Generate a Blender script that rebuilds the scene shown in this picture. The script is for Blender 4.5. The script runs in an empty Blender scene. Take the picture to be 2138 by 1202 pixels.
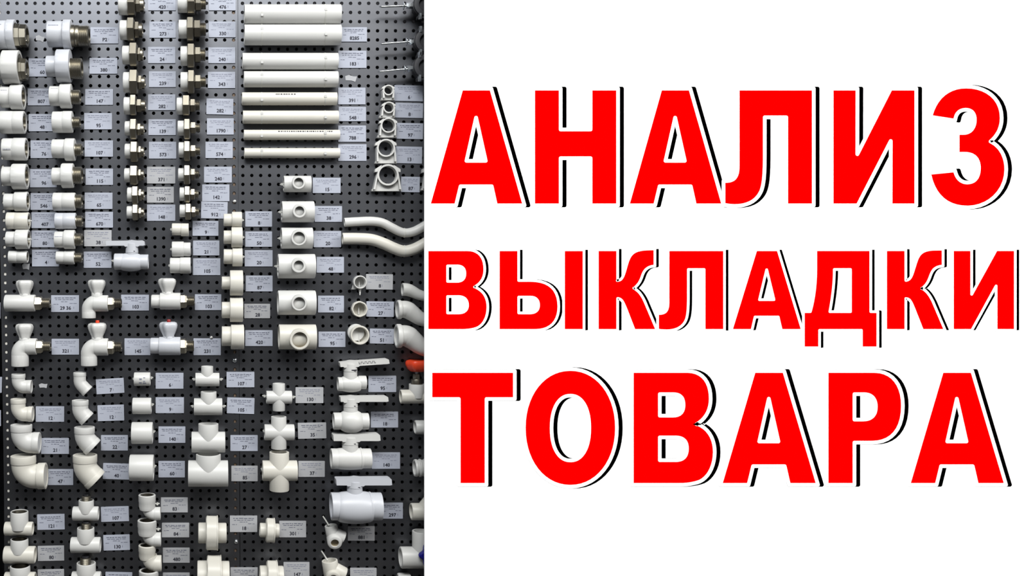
import bpy, bmesh, math, random
from mathutils import Vector, Matrix
from mathutils.geometry import tessellate_polygon

random.seed(7)
C = bpy.context.scene.collection
PI = math.pi
# ---------------------------------------------------------------- frame: 1 px of the board plane = 1 mm
CX, CY, D = 430.0, 590.0, 1750.0          # point of the board straight in front of the lens, distance in mm
BZ = 0.5                                   # height of the frame's lower edge above the floor

def W(px, py, d=0.0):
    s = 1 - d / D
    x = CX + (px - CX) * s; y = CY + (py - CY) * s
    return Vector((x * 1e-3, -d * 1e-3, BZ + (1202 - y) * 1e-3))

# ---------------------------------------------------------------- materials
def mat(name, col, rough=.5, metal=0., spec=.5, noise=0., nscale=60., coat=0., bump=0.):
    m = bpy.data.materials.new(name); m.use_nodes = True
    nt = m.node_tree; b = nt.nodes['Principled BSDF']
    b.inputs['Base Color'].default_value = (*col, 1)
    b.inputs['Roughness'].default_value = rough
    b.inputs['Metallic'].default_value = metal
    b.inputs['Specular IOR Level'].default_value = spec
    if coat: b.inputs['Coat Weight'].default_value = coat
    if noise or bump:
        tc = nt.nodes.new('ShaderNodeTexCoord'); n = nt.nodes.new('ShaderNodeTexNoise')
        n.inputs['Scale'].default_value = nscale; n.inputs['Detail'].default_value = 4
        nt.links.new(tc.outputs['Object'], n.inputs['Vector'])
        if noise:
            mr = nt.nodes.new('ShaderNodeMapRange')
            mr.inputs['To Min'].default_value = 1 - noise; mr.inputs['To Max'].default_value = 1 + noise
            nt.links.new(n.outputs['Fac'], mr.inputs['Value'])
            mx = nt.nodes.new('ShaderNodeVectorMath'); mx.operation = 'SCALE'
            mx.inputs[0].default_value = col
            nt.links.new(mr.outputs['Result'], mx.inputs['Scale'])
            nt.links.new(mx.outputs['Vector'], b.inputs['Base Color'])
        if bump:
            bp = nt.nodes.new('ShaderNodeBump'); bp.inputs['Strength'].default_value = bump
            bp.inputs['Distance'].default_value = .0006
            nt.links.new(n.outputs['Fac'], bp.inputs['Height']); nt.links.new(bp.outputs['Normal'], b.inputs['Normal'])
    return m

M = {
 'plastic': mat('white_polypropylene', (.50, .50, .485), .42, noise=.04, nscale=25),
 'warm': mat('warm_white_polypropylene', (.515, .50, .45), .42, noise=.04, nscale=25),
 'cool': mat('cool_white_polypropylene', (.43, .443, .475), .38, noise=.03, nscale=25),
 'greyed': mat('greyish_white_polypropylene', (.43, .43, .42), .45, noise=.04, nscale=25),
 'nickel': mat('nickel_plated_brass', (.27, .25, .205), .36, 1., noise=.12, nscale=40),
 'nickel_dark': mat('darker_nickel_plated_brass', (.19, .175, .145), .38, 1., noise=.15, nscale=40),
 'zinc': mat('zinc_plated_steel', (.55, .58, .60), .25, 1., noise=.1),
 'rubber': mat('black_rubber', (.012, .012, .016), .6),
 'black': mat('black_plastic', (.01, .01, .012), .4),
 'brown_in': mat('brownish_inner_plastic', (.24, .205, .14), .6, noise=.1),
 'shade_in': mat('shaded_bore_plastic', (.13, .13, .12), .6, noise=.1),  # white plastic darkened, stands for the shade inside the tee bores
 'board': mat('dark_grey_powder_coated_steel', (.128, .132, .145), .38, .95, noise=.05, nscale=6, bump=.0),
 'paper': mat('lavender_white_price_card', (.335, .355, .415), .7, spec=.2, noise=.03, nscale=50),
 'paper_grey': mat('greyish_price_card', (.34, .345, .36), .7, spec=.2, noise=.03, nscale=50),
 'ink': mat('black_printing_ink', (.03, .03, .04), .7, spec=.1),
 'ink_mid': mat('dark_grey_printing_ink', (.10, .105, .14), .7, spec=.1),
 'ink_soft': mat('faint_grey_printing_ink', (.19, .20, .25), .7, spec=.1),
 'tie': mat('milky_nylon', (.50, .50, .47), .35),
 'red': mat('red_plastic', (.62, .05, .015), .35),
 'red_dark': mat('dark_red_plastic', (.25, .02, .02), .4),
 'blue': mat('deep_blue_plastic', (.004, .004, .16), .35),
 'post_cream': mat('cream_painted_steel_post', (.62, .60, .55), .5, noise=.05),
 'post_brown': mat('rust_brown_steel_post', (.11, .075, .05), .6, .2, noise=.3, nscale=30),
 'wall': mat('dark_painted_wall', (.012, .012, .014), .8, spec=.1, noise=.1, nscale=8),
 'floor': mat('grey_shop_floor_tile', (.045, .043, .04), .6, noise=.15, nscale=4),
 'sign_white': mat('matt_white_sign_board', (.97, .97, .97), .9, spec=0),
 'sign_red': mat('bright_red_sign_lettering', (1.0, 0, 0), .9, spec=0),
 'sign_black': mat('black_sign_lettering', (0, 0, 0), .9, spec=0),
 'ceiling_metal': mat('grey_steel_leg', (.3, .3, .3), .4, .6),
}

# ---------------------------------------------------------------- object helpers
def tag(o, label=None, cat=None, group=None, kind=None):
    if label: o['label'] = label
    if cat: o['category'] = cat
    if group: o['group'] = group
    if kind: o['kind'] = kind
    return o

def link_mesh(name, bm, m, parent=None, angle=35, smooth=True):
    me = bpy.data.meshes.new(name)
    bmesh.ops.recalc_face_normals(bm, faces=bm.faces[:])
    bm.to_mesh(me); bm.free()
    if smooth:
        for p in me.polygons: p.use_smooth = True
        me.set_sharp_from_angle(angle=math.radians(angle))
    me.materials.append(m)
    o = bpy.data.objects.new(name, me); C.objects.link(o)
    if parent: o.parent = parent
    return o

class Thing:
    """A thing hung on the board. Geometry is given in board millimetres (px, py, depth)."""
    def __init__(self, name, cx, cy, dc, label, cat, group):
        self.name = name; self.c = (cx, cy, dc); self.s = 1 - dc / D
        self.meta = (label, cat, group); self.parts = []
    def loc(self, p):
        cx, cy, dc = self.c
        return Vector(((p[0] - cx) * self.s * 1e-3, -(p[2] - dc) * 1e-3, -(p[1] - cy) * self.s * 1e-3))
    def part(self, name, m, angle=35, label=None, parent=None):
        p = {'name': name, 'm': m, 'bm': bmesh.new(), 'angle': angle, 'label': label, 'parent': parent}
        self.parts.append(p); return p
    def finish(self, rot=0.0):
        label, cat, group = self.meta
        base = W(*self.c)
        if len(self.parts) == 1:
            p = self.parts[0]
            o = link_mesh(self.name, p['bm'], p['m'], None, p['angle']); o.location = base
            root = o
        else:
            root = bpy.data.objects.new(self.name, None); C.objects.link(root); root.location = base
            root.empty_display_size = .01
            done = {}
            for p in self.parts:
                par = done[p['parent']] if p['parent'] else root
                o = link_mesh(p['name'], p['bm'], p['m'], par, p['angle'])
                if p['label']: o['label'] = p['label']
                done.setdefault(p['name'], o)
        root.rotation_euler = (0, rot, 0)
        tag(root, label, cat, group)
        return root

def frame(d):
    d = d.normalized()
    up = Vector((0, 1, 0)) if abs(d.y) < .9 else Vector((0, 0, 1))
    u = d.cross(up).normalized(); v = d.cross(u).normalized()
    return u, v

def lathe(T, P, a, b, prof, seg=36, lobes=None, phase=0.0):
    """revolve prof [(distance from a in mm, radius in mm)] about the line a->b"""
    bm = P['bm']
    A = T.loc(a); B = T.loc(b); d = (B - A).normalized()
    u, v = frame(d)
    k = 1e-3 * T.s
    rings = []
    for t, r in prof:
        c = A + d * (t * k)
        if r <= 1e-6:
            rings.append([bm.verts.new(c)]); continue
        ring = []
        for i in range(seg):
            th = 2 * PI * (i + phase) / seg
            rr = r
            if lobes and len(lobes) > 2 and not (lobes[2] <= t <= lobes[3]): rr = r
            elif lobes: rr = r * (1 + lobes[1] * math.cos(lobes[0] * th))
            ring.append(bm.verts.new(c + (u * math.cos(th) + v * math.sin(th)) * (rr * k)))
        rings.append(ring)
    for q, w in zip(rings, rings[1:]):
        if len(q) == 1 and len(w) == 1: continue
        if len(q) == 1:
            for i in range(seg): bm.faces.new((q[0], w[i], w[(i + 1) % seg]))
        elif len(w) == 1:
            for i in range(seg): bm.faces.new((q[i], w[0], q[(i + 1) % seg]))
        else:
            for i in range(seg):
                j = (i + 1) % seg
                bm.faces.new((q[i], w[i], w[j], q[j]))

def surface_mark(T, x, y, w, cy, r, d, h=1.6):
    k = T.part('moulded_mark', M['ink_soft'], label='small grey printed mark')
    z = d + math.sqrt(max(r * r - (y - cy) ** 2, 1)) + .25
    rnd = random.Random(int(x)); u = x
    while u < x + w:
        e = u + rnd.uniform(1.5, 3.5)
        k['bm'].faces.new([k['bm'].verts.new(T.loc(p)) for p in ((u, y, z), (e, y, z), (e, y + h, z), (u, y + h, z))]); u = e + .7

def dist(a, b): return math.dist(a, b)

def barrel(T, P, a, b, r, bore_a=True, bore_b=True, wall=.22, depth=None, seg=36, r2=None, lobes=None, phase=0, ch=.9):
    """a socket barrel with real bores at its open ends; r2 = radius at b"""
    L = dist(a, b); r2 = r2 or r
    dep = depth if depth is not None else min(L * .42, r * 1.1)
    pr = []
    if bore_a: rb = r * (1 - wall); pr += [(dep, 0), (dep, rb), (.7, rb), (0, rb + .7)]
    else: pr += [(0, 0)]
    pr += [(0, r - ch), (ch * .3, r - ch * .3), (ch, r), (L - ch, r2), (L - ch * .3, r2 - ch * .3), (L, r2 - ch)]
    if bore_b: rb = r2 * (1 - wall); pr += [(L, rb + .7), (L - .7, rb), (L - dep, rb), (L - dep, 0)]
    else: pr += [(L, 0)]
    lathe(T, P, a, b, pr, seg, lobes, phase)

def sweep(T, P, pts, rad, seg=28, cap=True, bore=0):
    bm = P['bm']; Q = [T.loc(p) for p in pts]; k = 1e-3 * T.s
    rings = []; n = len(Q)
    u = None
    for i, q in enumerate(Q):
        t = (Q[min(i + 1, n - 1)] - Q[max(i - 1, 0)]).normalized()
        if u is None: u, v = frame(t)
        else:
            u = (u - t * u.dot(t)).normalized(); v = t.cross(u).normalized()
        r = rad[i] if isinstance(rad, (list, tuple)) else rad
        rings.append([bm.verts.new(q + (u * math.cos(2 * PI * j / seg) + v * math.sin(2 * PI * j / seg)) * r * k) for j in range(seg)])
    for a, b in zip(rings, rings[1:]):
        for j in range(seg):
            l = (j + 1) % seg; bm.faces.new((a[j], b[j], b[l], a[l]))
    if cap:
        for e, (ring, q0, q1) in enumerate(((rings[0], Q[0], Q[1]), (rings[-1], Q[-1], Q[-2]))):
            if bore:
                t = (q1 - q0).normalized(); inner = [bm.verts.new(q0 + (w.co - q0) * bore) for w in ring]
                deep = [bm.verts.new(w.co + t * .012) for w in inner]
                for j in range(seg):
                    l = (j + 1) % seg
                    bm.faces.new((ring[j], inner[j], inner[l], ring[l])); bm.faces.new((inner[j], deep[j], deep[l], inner[l]))
                bm.faces.new(deep)
            else: bm.faces.new(ring)

def spline(pts, n=8):
    """Catmull-Rom through 3D points"""
    out = []; P = [pts[0]] + list(pts) + [pts[-1]]
    for i in range(1, len(P) - 2):
        p0, p1, p2, p3 = P[i - 1], P[i], P[i + 1], P[i + 2]
        for k in range(n):
            t = k / n
            out.append(tuple(.5 * ((2 * p1[c]) + (-p0[c] + p2[c]) * t + (2 * p0[c] - 5 * p1[c] + 4 * p2[c] - p3[c]) * t * t
                       + (-p0[c] + 3 * p1[c] - 3 * p2[c] + p3[c]) * t ** 3) for c in range(3)))
    out.append(tuple(pts[-1])); return out

def prism(T, P, loops, d0, d1):
    """extrude a 2D outline (with holes) between depths d0 and d1; loops in (px, py)"""
    bm = P['bm']
    fl = [p for l in loops for p in l]
    tris = tessellate_polygon([[Vector((p[0], -p[1], 0)) for p in l] for l in loops])
    f = [bm.verts.new(T.loc((p[0], p[1], d1))) for p in fl]
    b = [bm.verts.new(T.loc((p[0], p[1], d0))) for p in fl]
    for t in tris:
        try: bm.faces.new([f[i] for i in t]); bm.faces.new([b[i] for i in reversed(t)])
        except ValueError: pass
    o = 0
    for l in loops:
        n = len(l)
        for i in range(n):
            j = (i + 1) % n
            bm.faces.new((f[o + i], f[o + j], b[o + j], b[o + i]))
        o += n

def rbox(T, P, x0, y0, x1, y1, d0, d1, r=1.5, rot=0, bevel=0):
    cx, cy = (x0 + x1) / 2, (y0 + y1) / 2; pts = []
    for qx, qy, a0 in ((x1 - r, y1 - r, 0), (x0 + r, y1 - r, 90), (x0 + r, y0 + r, 180), (x1 - r, y0 + r, 270)):
        for k in range(4):
            a = math.radians(a0 + 30 * k)
            x, y = qx + r * math.cos(a) - cx, qy + r * math.sin(a) - cy
            c, s = math.cos(rot), math.sin(rot)
            pts.append((cx + x * c - y * s, cy + x * s + y * c))
    prism(T, P, [pts], d0, d1)

def cable_tie(T, x, y, d, dx=8, dy=0):
    p = T.part('cable_tie', M['tie'])
    sweep(T, p, [(x, y, d), (x + dx * .5, y + dy * .5, d - 1), (x + dx, y + dy, max(d - 6, 1.5))], 1.5, 8)
    rbox(T, p, x + dx * .6 - 2, y + dy * .6 - 2.5, x + dx * .6 + 2, y + dy * .6 + 2.5, d - 3, d + 1, 1)

ORD = ['first', 'second', 'third', 'fourth', 'fifth', 'sixth', 'seventh', 'eighth', 'ninth', 'tenth']
def rank(i, n):
    if i == 0: return 'topmost'
    if i == n - 1: return 'lowest'
    return ORD[i] + ' from top'

# ---------------------------------------------------------------- camera and lights
cam = bpy.data.objects.new('camera', bpy.data.cameras.new('camera')); C.objects.link(cam)
cam.data.sensor_width = 36; cam.data.lens = 36 * D / 2138
cam.data.shift_x = (1069 - CX) / 2138; cam.data.shift_y = -(601 - CY) / 2138
cam.location = (CX * 1e-3, -D * 1e-3, BZ + (1202 - CY) * 1e-3); cam.rotation_euler = (PI / 2, 0, 0)
cam.data.clip_start = .05
bpy.context.scene.camera = cam

def area(name, loc, target, sx, sy, power, col=(1, 1, 1)):
    l = bpy.data.lights.new(name, 'AREA'); l.shape = 'RECTANGLE'; l.size = sx; l.size_y = sy; l.energy = power; l.color = col
    o = bpy.data.objects.new(name, l); C.objects.link(o); o.location = loc
    o.rotation_euler = (Vector(target) - Vector(loc)).to_track_quat('-Z', 'Y').to_euler()
    return o
area('ceiling_lamp_near', (.15, -1.75, 2.75), (.25, 0, 1.3), 1.3, .4, 30, (.93, .97, 1))
area('ceiling_lamp_aisle', (1.2, -2.5, 3.7), (1.1, 0, 1.1), 4.2, .9, 165, (1, .98, .94))
area('ceiling_lamp_side', (-1.2, -2.0, 2.9), (.4, 0, 1.2), .6, 1.6, 18, (.93, .97, 1))
area('added_sign_light', (2.9, -1.8, 2.3), (1.8, 0, .8), 1.4, .5, 52, (1, 1, 1))  # added lamp without a fixture, brightens the sign to full white

w = bpy.data.worlds.new('shop'); bpy.context.scene.world = w; w.use_nodes = True
w.node_tree.nodes['Background'].inputs['Color'].default_value = (.95, .97, 1, 1)
w.node_tree.nodes['Background'].inputs['Strength'].default_value = .07
vs = bpy.context.scene.view_settings
vs.view_transform = 'Standard'; vs.look = 'None'; vs.gamma = 1; vs.use_curve_mapping = False; vs.exposure = 0

# ---------------------------------------------------------------- the setting
def box(name, x0, x1, y0, y1, z0, z1, m, parent=None):
    bm = bmesh.new()
    bmesh.ops.create_cube(bm, size=1, matrix=Matrix.Translation(((x0 + x1) / 2, (y0 + y1) / 2, (z0 + z1) / 2)) @ Matrix.Diagonal((x1 - x0, y1 - y0, z1 - z0, 1)))
    return link_mesh(name, bm, m, parent, smooth=False)
tag(box('floor', -2.5, 4.5, -5, .25, -.05, 0, M['floor']), kind='structure')
tag(box('wall_back', -2.5, 4.5, .06, .16, 0, 3.2, M['wall']), kind='structure')

bm = bmesh.new()
def bx0(a, b, c, d2, e, f): bmesh.ops.create_cube(bm, size=1, matrix=Matrix.Translation(((a + b) / 2, (c + d2) / 2, (e + f) / 2)) @ Matrix.Diagonal((b - a, d2 - c, f - e, 1)))
bx0(-.6, .88, -.068, .058, 0, .445)
tag(link_mesh('gondola_base', bm, M['rubber'], smooth=False), 'dark base cabinet under the display boards, below the frame', 'cabinet')

# ---------------------------------------------------------------- pegboards
YK = [(-12, -223.0), (0, 7.2), (12, 236.4), (23, 440.5), (30, 571.5), (41, 770.5), (55, 1023.8), (64, 1184.0), (68, 1255.0)]
def hole_y(j):
    for (a, ya), (b, yb) in zip(YK, YK[1:]):
        if j <= b: return ya + (yb - ya) * (j - a) / (b - a)
    return YK[-1][1] + (j - 68) * 17.8
YS = [7, 274, 571, 1041, 1202]
XT = {-1: [-2, 4, 11, 17.9, 18.6], 0: [16.8, 23, 29.5, 36, 37.5], 12: [243, 247, 250.5, 255, 256.5], 25: [487.5, 488.3, 489.5, 491.4, 492],
      26: [506.2, 506.8, 507.6, 510.5, 511], 46: [882.5, 880, 877.5, 876, 875.5]}
def interp_y(v, y):
    y = max(-200, min(1300, y))
    for i in range(4):
        if y <= YS[i + 1] or i == 3:
            return v[i] + (v[i + 1] - v[i]) * (y - YS[i]) / (YS[i + 1] - YS[i])
def hole_x(n, y):
    lo, hi = ((-1, 0) if n < 0 else (0, 12) if n < 12 else (12, 25)) if n < 25.6 else (26, 46)
    a, b = interp_y(XT[lo], y), interp_y(XT[hi], y)
    return a + (b - a) * (n - lo) / (hi - lo)

def pegboard(n0, n1, name, label, dead=()):
    bm = bmesh.new(); S = 12; k = 1e-3
    j0, j1 = -1, 66
    def corner(n, j):
        y = (hole_y(j - .5 + .5) + hole_y(j + .5 - .5)) / 2 if False else hole_y(j)
        return hole_x(n, y), y
    cache = {}
    def cv(n2, j2):      # half-index corner
        key = (n2, j2)
        if key not in cache:
            y = hole_y(j2 / 2); x = hole_x(n2 / 2, y)
            if n2 == 51 and name_side == 'L': x = hole_x(25, y) + 8.6
            if n2 == 51 and name_side == 'R': x = hole_x(26, y) - 9.3
            cache[key] = bm.verts.new((x * k, -.0008, BZ + (1202 - y) * k))
        return cache[key]
    name_side = 'L' if n1 <= 25 else 'R'
    backs = []
    for j in range(j0, j1):
        for n in range(n0, n1 + 1):
            y = hole_y(j); x = hole_x(n, y); r = 3.75 - .0003 * y
            c = [cv(2 * n - 1, 2 * j - 1), cv(2 * n + 1, 2 * j - 1), cv(2 * n + 1, 2 * j + 1), cv(2 * n - 1, 2 * j + 1)]
            ring, rb = [], []
            for i in range(S):
                a = PI / 4 + PI + 2 * PI * i / S      # starts at the upper-left diagonal
                vx = x + r * math.cos(a); vy = y + r * math.sin(a)
                ring.append(bm.verts.new((vx * k, -.0008, BZ + (1202 - vy) * k)))
                rb.append(bm.verts.new((vx * k, .0008, BZ + (1202 - vy) * k)))
            q = S // 4
            for s in range(4):
                seq = [ring[(s * q + i) % S] for i in range(q + 1)]
                bm.faces.new([c[s]] + seq + [c[(s + 1) % 4]])
            for i in range(S):
                bm.faces.new((ring[i], rb[i], rb[(i + 1) % S], ring[(i + 1) % S]))
    bmesh.ops.triangulate(bm, faces=[f for f in bm.faces if len(f.verts) > 4])
    o = link_mesh(name, bm, M['board'], None, 20)
    tag(o, label, 'pegboard', 'perforated metal display boards')
    return o
pegboard(-1, 25, 'pegboard', 'left perforated dark grey metal display board carrying metal-nut adapters and radiator valves')
pegboard(26, 52, 'pegboard', 'right perforated dark grey metal display board carrying pipe lengths and ball valves')
# strip of the neighbouring board at the far left edge
bm = bmesh.new()
pa = [(-130, -20), (-20, -20), (-7, 571), (-3, 1041), (-1, 1240), (-130, 1240)]
vs_ = [bm.verts.new(W(x, y, .8)) for x, y in pa]; vb = [bm.verts.new(W(x, y, -.8)) for x, y in pa]
bm.faces.new(vs_); bm.faces.new(vb[::-1])
for i in range(6): bm.faces.new((vs_[i], vs_[(i + 1) % 6], vb[(i + 1) % 6], vb[i]))
tag(link_mesh('neighbouring_board', bm, M['board'], smooth=False), 'edge of the next dark grey board at the far left of the picture', 'board')
def post(xs, m, label, w=11, y0=-20):
    bm = bmesh.new(); pv = []
    for y, x in xs:
        pv.append([bm.verts.new((xx * 1e-3, yy, BZ + (1202 - y) * 1e-3)) for xx, yy in ((x - w / 2, .0010), (x + w / 2, .0010), (x + w / 2, .008), (x - w / 2, .008))])
    for a, b in zip(pv, pv[1:]):
        for i in range(4): bm.faces.new((a[i], a[(i + 1) % 4], b[(i + 1) % 4], b[i]))
    bm.faces.new(pv[0]); bm.faces.new(pv[-1][::-1])
    tag(link_mesh('upright_post', bm, m, smooth=False), label, 'post', 'uprights behind the display boards')
post([(-20, -3), (571, 11), (1041, 18), (1256, 20)], M['post_cream'], 'cream upright post showing as pale dots through the left edge holes')
post([(-20, 487.5), (571, 489.5), (1041, 491.4), (1256, 492)], M['post_brown'], 'brown upright post behind the seam holes between the two boards')

# ---------------------------------------------------------------- price cards
def text_mesh(bm, s, cx, cy, h, T, d):
    cu = bpy.data.curves.new('t', 'FONT'); cu.body = s; cu.size = 1; cu.align_x = 'CENTER'; cu.resolution_u = 2; cu.offset = .03
    ob = bpy.data.objects.new('t', cu); C.objects.link(ob)
    me = bpy.data.meshes.new_from_object(ob.evaluated_get(bpy.context.evaluated_depsgraph_get()))
    bpy.data.objects.remove(ob); bpy.data.curves.remove(cu)
    vv = [bm.verts.new(T.loc((cx + v.co.x * h / .72, cy + h / 2 - v.co.y * h / .72, d))) for v in me.vertices]
    for p in me.polygons:
        try: bm.faces.new([vv[i] for i in p.vertices])
        except ValueError: pass
    bpy.data.meshes.remove(me)

def price_tag(x0, y0, x1, y1, where, price='', rot=0, m='paper', faint=0):
    cx, cy = (x0 + x1) / 2, (y0 + y1) / 2
    rnd = random.Random(int(x0 * 31 + y0 * 7))
    T = Thing('price_tag', cx, cy, 1.6, 'white price card ' + where, 'price tag', 'price cards on the display boards')
    p = T.part('card', M[m]); rbox(T, p, x0, y0, x1, y1, .9, 2.6, .8)
    q = T.part('printed_text', M['ink_mid' if rnd.random() < .6 else 'ink_soft'])
    w, h = x1 - x0, y1 - y0
    def marks(y, xa, xb, hh):
        x = xa
        while x < xb - 2:
            L = rnd.uniform(3, 9); e = min(x + L, xb)
            yy = y + rnd.uniform(-.3, .3)
            vv = [q['bm'].verts.new(T.loc((a, b, 2.75))) for a, b in ((x, yy), (e, yy), (e, yy + hh), (x, yy + hh))]
            q['bm'].faces.new(vv); x = e + rnd.uniform(1, 2)
    marks(y0 + h * .14, x0 + w * .12, x1 - w * .12, 1.5)
    marks(y0 + h * .25, x0 + w * .15, x1 - w * .15, 1.2)
    marks(y0 + h * .37, x0 + w * .36, x1 - w * .36, 1.1)
    marks(y0 + h * .52, x0 + w * .08, x0 + w * .26, 1.0)
    marks(y0 + h * .48, x1 - w * .34, x1 - w * .08, 1.0)
    if price:
        r = T.part('printed_price', M['ink']); text_mesh(r['bm'], price, cx + 1, y0 + h * .76, 7.2, T, 2.8)
        v = T.part('printed_price', M['ink_soft']); text_mesh(v['bm'], 'i', cx + 3 + 3 * len(price), y0 + h * .74, 5, T, 2.8)
        if len(v['bm'].verts) == 0: T.parts.pop()
    return T.finish(rot)

def scrap(x0, y0, x1, y1, label, rot=0):
    T = Thing('torn_label', (x0 + x1) / 2, (y0 + y1) / 2, 1.2, label, 'label', 'torn leftovers of cards')
    p = T.part('paper', M['paper_grey'])
    w = x1 - x0; h = y1 - y0
    prism(T, p, [[(x0, y0 + h * .25), (x0 + w * .3, y0), (x0 + w * .7, y0 + h * .15), (x1, y0 + h * .1), (x1 - w * .1, y1), (x0 + w * .6, y1 - h * .15), (x0 + 2, y1 - h * .1)]], .9, 1.6)
    return T.finish(rot)

# ---------------------------------------------------------------- thread adapters at the left
def thread_prof(L, r, pitch=2.0, bore=.72):
    pr = [(0, 0), (0, r)]; t = 1.5
    while t < L - 1.5:
        pr += [(t, r), (t + pitch / 2, r - .9)]; t += pitch
    pr += [(L - 1, r - .3), (L, r - 1.2), (L, r * bore), (L * .3, r * bore), (L * .3, 0)]
    return pr

# female: (xl, xs, xr, y0 small, y1 small, y0 big, y1 big, protruding metal (x1, y0, y1) or None, material)
FEM = [(-32, 15, 33, 44, 102, 42, 103, (57, 50, 100), 'cool'), (-14, 6, 42, 120, 165, 106, 175, (57, 121, 170), 'plastic'),
       (3, 22, 50, 181, 225, 177, 229, None, 'plastic'), (2, 26, 52, 232, 279, 232, 279, None, 'plastic'),
       (7, 27, 56, 289, 334, 288, 335, None, 'plastic'), (6, 25, 57, 348, 388, 342, 395, None, 'plastic'),
       (10, 30, 59, 404, 438, 400, 441, None, 'plastic'), (15, 30, 61, 443, 478, 443, 479, None, 'warm'),
       (14, 32, 61, 483, 515, 479, 520, None, 'plastic'), (19, 34, 58, 523, 549, 523, 549, None, 'plastic')]
for i, (xl, xs, xr, a0, a1, b0, b1, met, mm) in enumerate(FEM):
    cy = (b0 + b1) / 2; rs = (a1 - a0) / 2; rb = (b1 - b0) / 2; d = rb + 2.5
    T = Thing('female_thread_adapter', (xl + xr) / 2, cy, d, f'white female thread adapter, {rank(i, 10)} in the column along the left edge', 'pipe fitting', 'female thread adapters along the left edge')
    b = T.part('body', M[mm])
    ysm = (a0 + a1) / 2
    barrel(T, b, (xl, ysm, d), (xs + 3, ysm, d), rs, True, False)
    L = xr - xs; big = rb
    lathe(T, b, (xs, cy, d), (xr, cy, d), [(0, 0), (0, min(rs, big) ), (1.5, big - 1), (3, big), (L - 1.5, big), (L - .4, big - .6), (L, big - 1.6), (L, big * .80), (L - 10, big * .78), (L - 10, 0)],
          48, (12, .018, 2, L - 2) if i in (0, 1, 5, 8) else None)
    q = T.part('metal_thread_insert', M['nickel'])
    if met:
        mx, m0, m1 = met; r = (m1 - m0) / 2; my = (m0 + m1) / 2
        Lm = mx - xr + 2
        lathe(T, q, (xr - 2, my, d), (mx, my, d), [(0, 0), (0, r), (Lm * .45, r), (Lm * .5, r * .94), (Lm - 1, r * .92), (Lm, r * .88), (Lm, r * .70), (Lm * .1, r * .66), (Lm * .1, 0)], 8, phase=.5)
        z = T.part('screw_lug', M['nickel_dark'], parent='metal_thread_insert'); barrel(T, z, (mx - 6, my + r * .55, d + r * .4), (mx + 2, my + r * .55, d + r * .4), 4, False, False, seg=12)
    else:
        lathe(T, q, (xr - 12, cy, d), (xr, cy, d), [(0, 0), (0, big * .78), (10.5, big * .76), (10.5, big * .58), (4, big * .55), (4, 0)], 32)
    if i == 0: surface_mark(T, -1, 58, 9, ysm, rs, d)
    if i == 2: surface_mark(T, 6, 192, 11, ysm, rs, d)
    if i == 4: surface_mark(T, 11, 314, 14, cy, rb, d)
    if i == 8 or i == 7: cable_tie(T, xr - 4, cy, d + big * .5, 9)
    T.finish()
TAGA = [(60, 122, 115, 160), (58, 185, 113, 220), (60, 238, 115, 274), (64, 293, 118, 330), (63, 353, 119, 391), (64, 403, 118, 438), (66, 443, 120, 476), (66, 481, 120, 516), (67, 521, 124, 556)]
PRA = ['60', '807', '48', '76', '96', '546', '407', '80', '4']
for i, (t, pr) in enumerate(zip(TAGA, PRA)):
    price_tag(*t, f'right of the {rank(i + 1, 10)} adapter of the left edge column', pr)
scrap(74, 74, 93, 87, 'small torn white paper scrap near the top left adapters', .2)
scrap(46, 549, 62, 563, 'small milky plastic tab under the lowest female adapter')

MAL = [(101, 132, 150, 45, 98, 42, 103, (187, 52, 98), 'cool', 0), (98, 118, 148, 117, 160, 104, 172, (172, 121, 166), 'cool', 0),
       (105, 125, 150, 180, 221, 175, 226, (168, 187, 219), 'plastic', 0), (111, 130, 152, 233, 277, 232, 277, (168, 243, 268), 'plastic', 0),
       (110, 135, 157, 291, 330, 289, 336, (172, 299, 327), 'plastic', 0), (110, 128, 154, 350, 386, 341, 392, (172, 347, 385), 'plastic', 0),
       (112, 128, 158, 402, 440, 402, 440, (172, 405, 436), 'plastic', 0), (116, 130, 159, 444, 478, 444, 478, (173, 449, 474), 'cool', 0),
       (115, 133, 157, 483, 517, 480, 520, (172, 486, 514), 'plastic', 0), (118, 133, 156, 524, 551, 523, 552, (172, 527, 549), 'plastic', 0)]
for i, (xl, xs, xr, a0, a1, b0, b1, met, mm, _) in enumerate(MAL):
    cy = (b0 + b1) / 2; rs = (a1 - a0) / 2; rb = (b1 - b0) / 2; d = rb + 2.5
    T = Thing('male_thread_adapter', (xl + xr) / 2, cy, d, f'white adapter with metal thread stub, {rank(i, 10)} in the second column', 'pipe fitting', 'male thread adapters in the second column')
    b = T.part('body', M[mm]); ysm = (a0 + a1) / 2
    barrel(T, b, (xl, ysm, d), (xs + 3, ysm, d), rs, True, False)
    L = xr - xs
    lathe(T, b, (xs, cy, d), (xr, cy, d), [(0, 0), (0, rs), (1.5, rb - 1), (3, rb), (L - 1.5, rb), (L - .4, rb - .6), (L, rb - 1.6), (L, 0)], 48, (12, .018, 2, L - 2) if i in (0, 1, 5) else None)
    q = T.part('metal_thread', M['nickel'], 50)
    mx, m0, m1 = met; r = (m1 - m0) / 2; my = (m0 + m1) / 2; Lm = mx - xr
    if i == 0: surface_mark(T, 105, 59, 20, ysm, rs, d)
    if i == 2: surface_mark(T, 109, 188, 13, ysm, rs, d)
    if i == 8: surface_mark(T, 117, 494, 14, ysm, rs, d)
    if i == 0: lathe(T, q, (xr, my, d), (xr + 17, my, d), [(0, 0), (0, r), (7, r), (8, r - 1.5), (9, r - .5), (16, r - 1), (17, r - 2), (17, 0)], 12)
    lathe(T, q, (xr - .5, my, d), (mx, my, d), thread_prof(Lm, r * (.92 if i == 0 else .96)), 32)
    T.finish()
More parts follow.
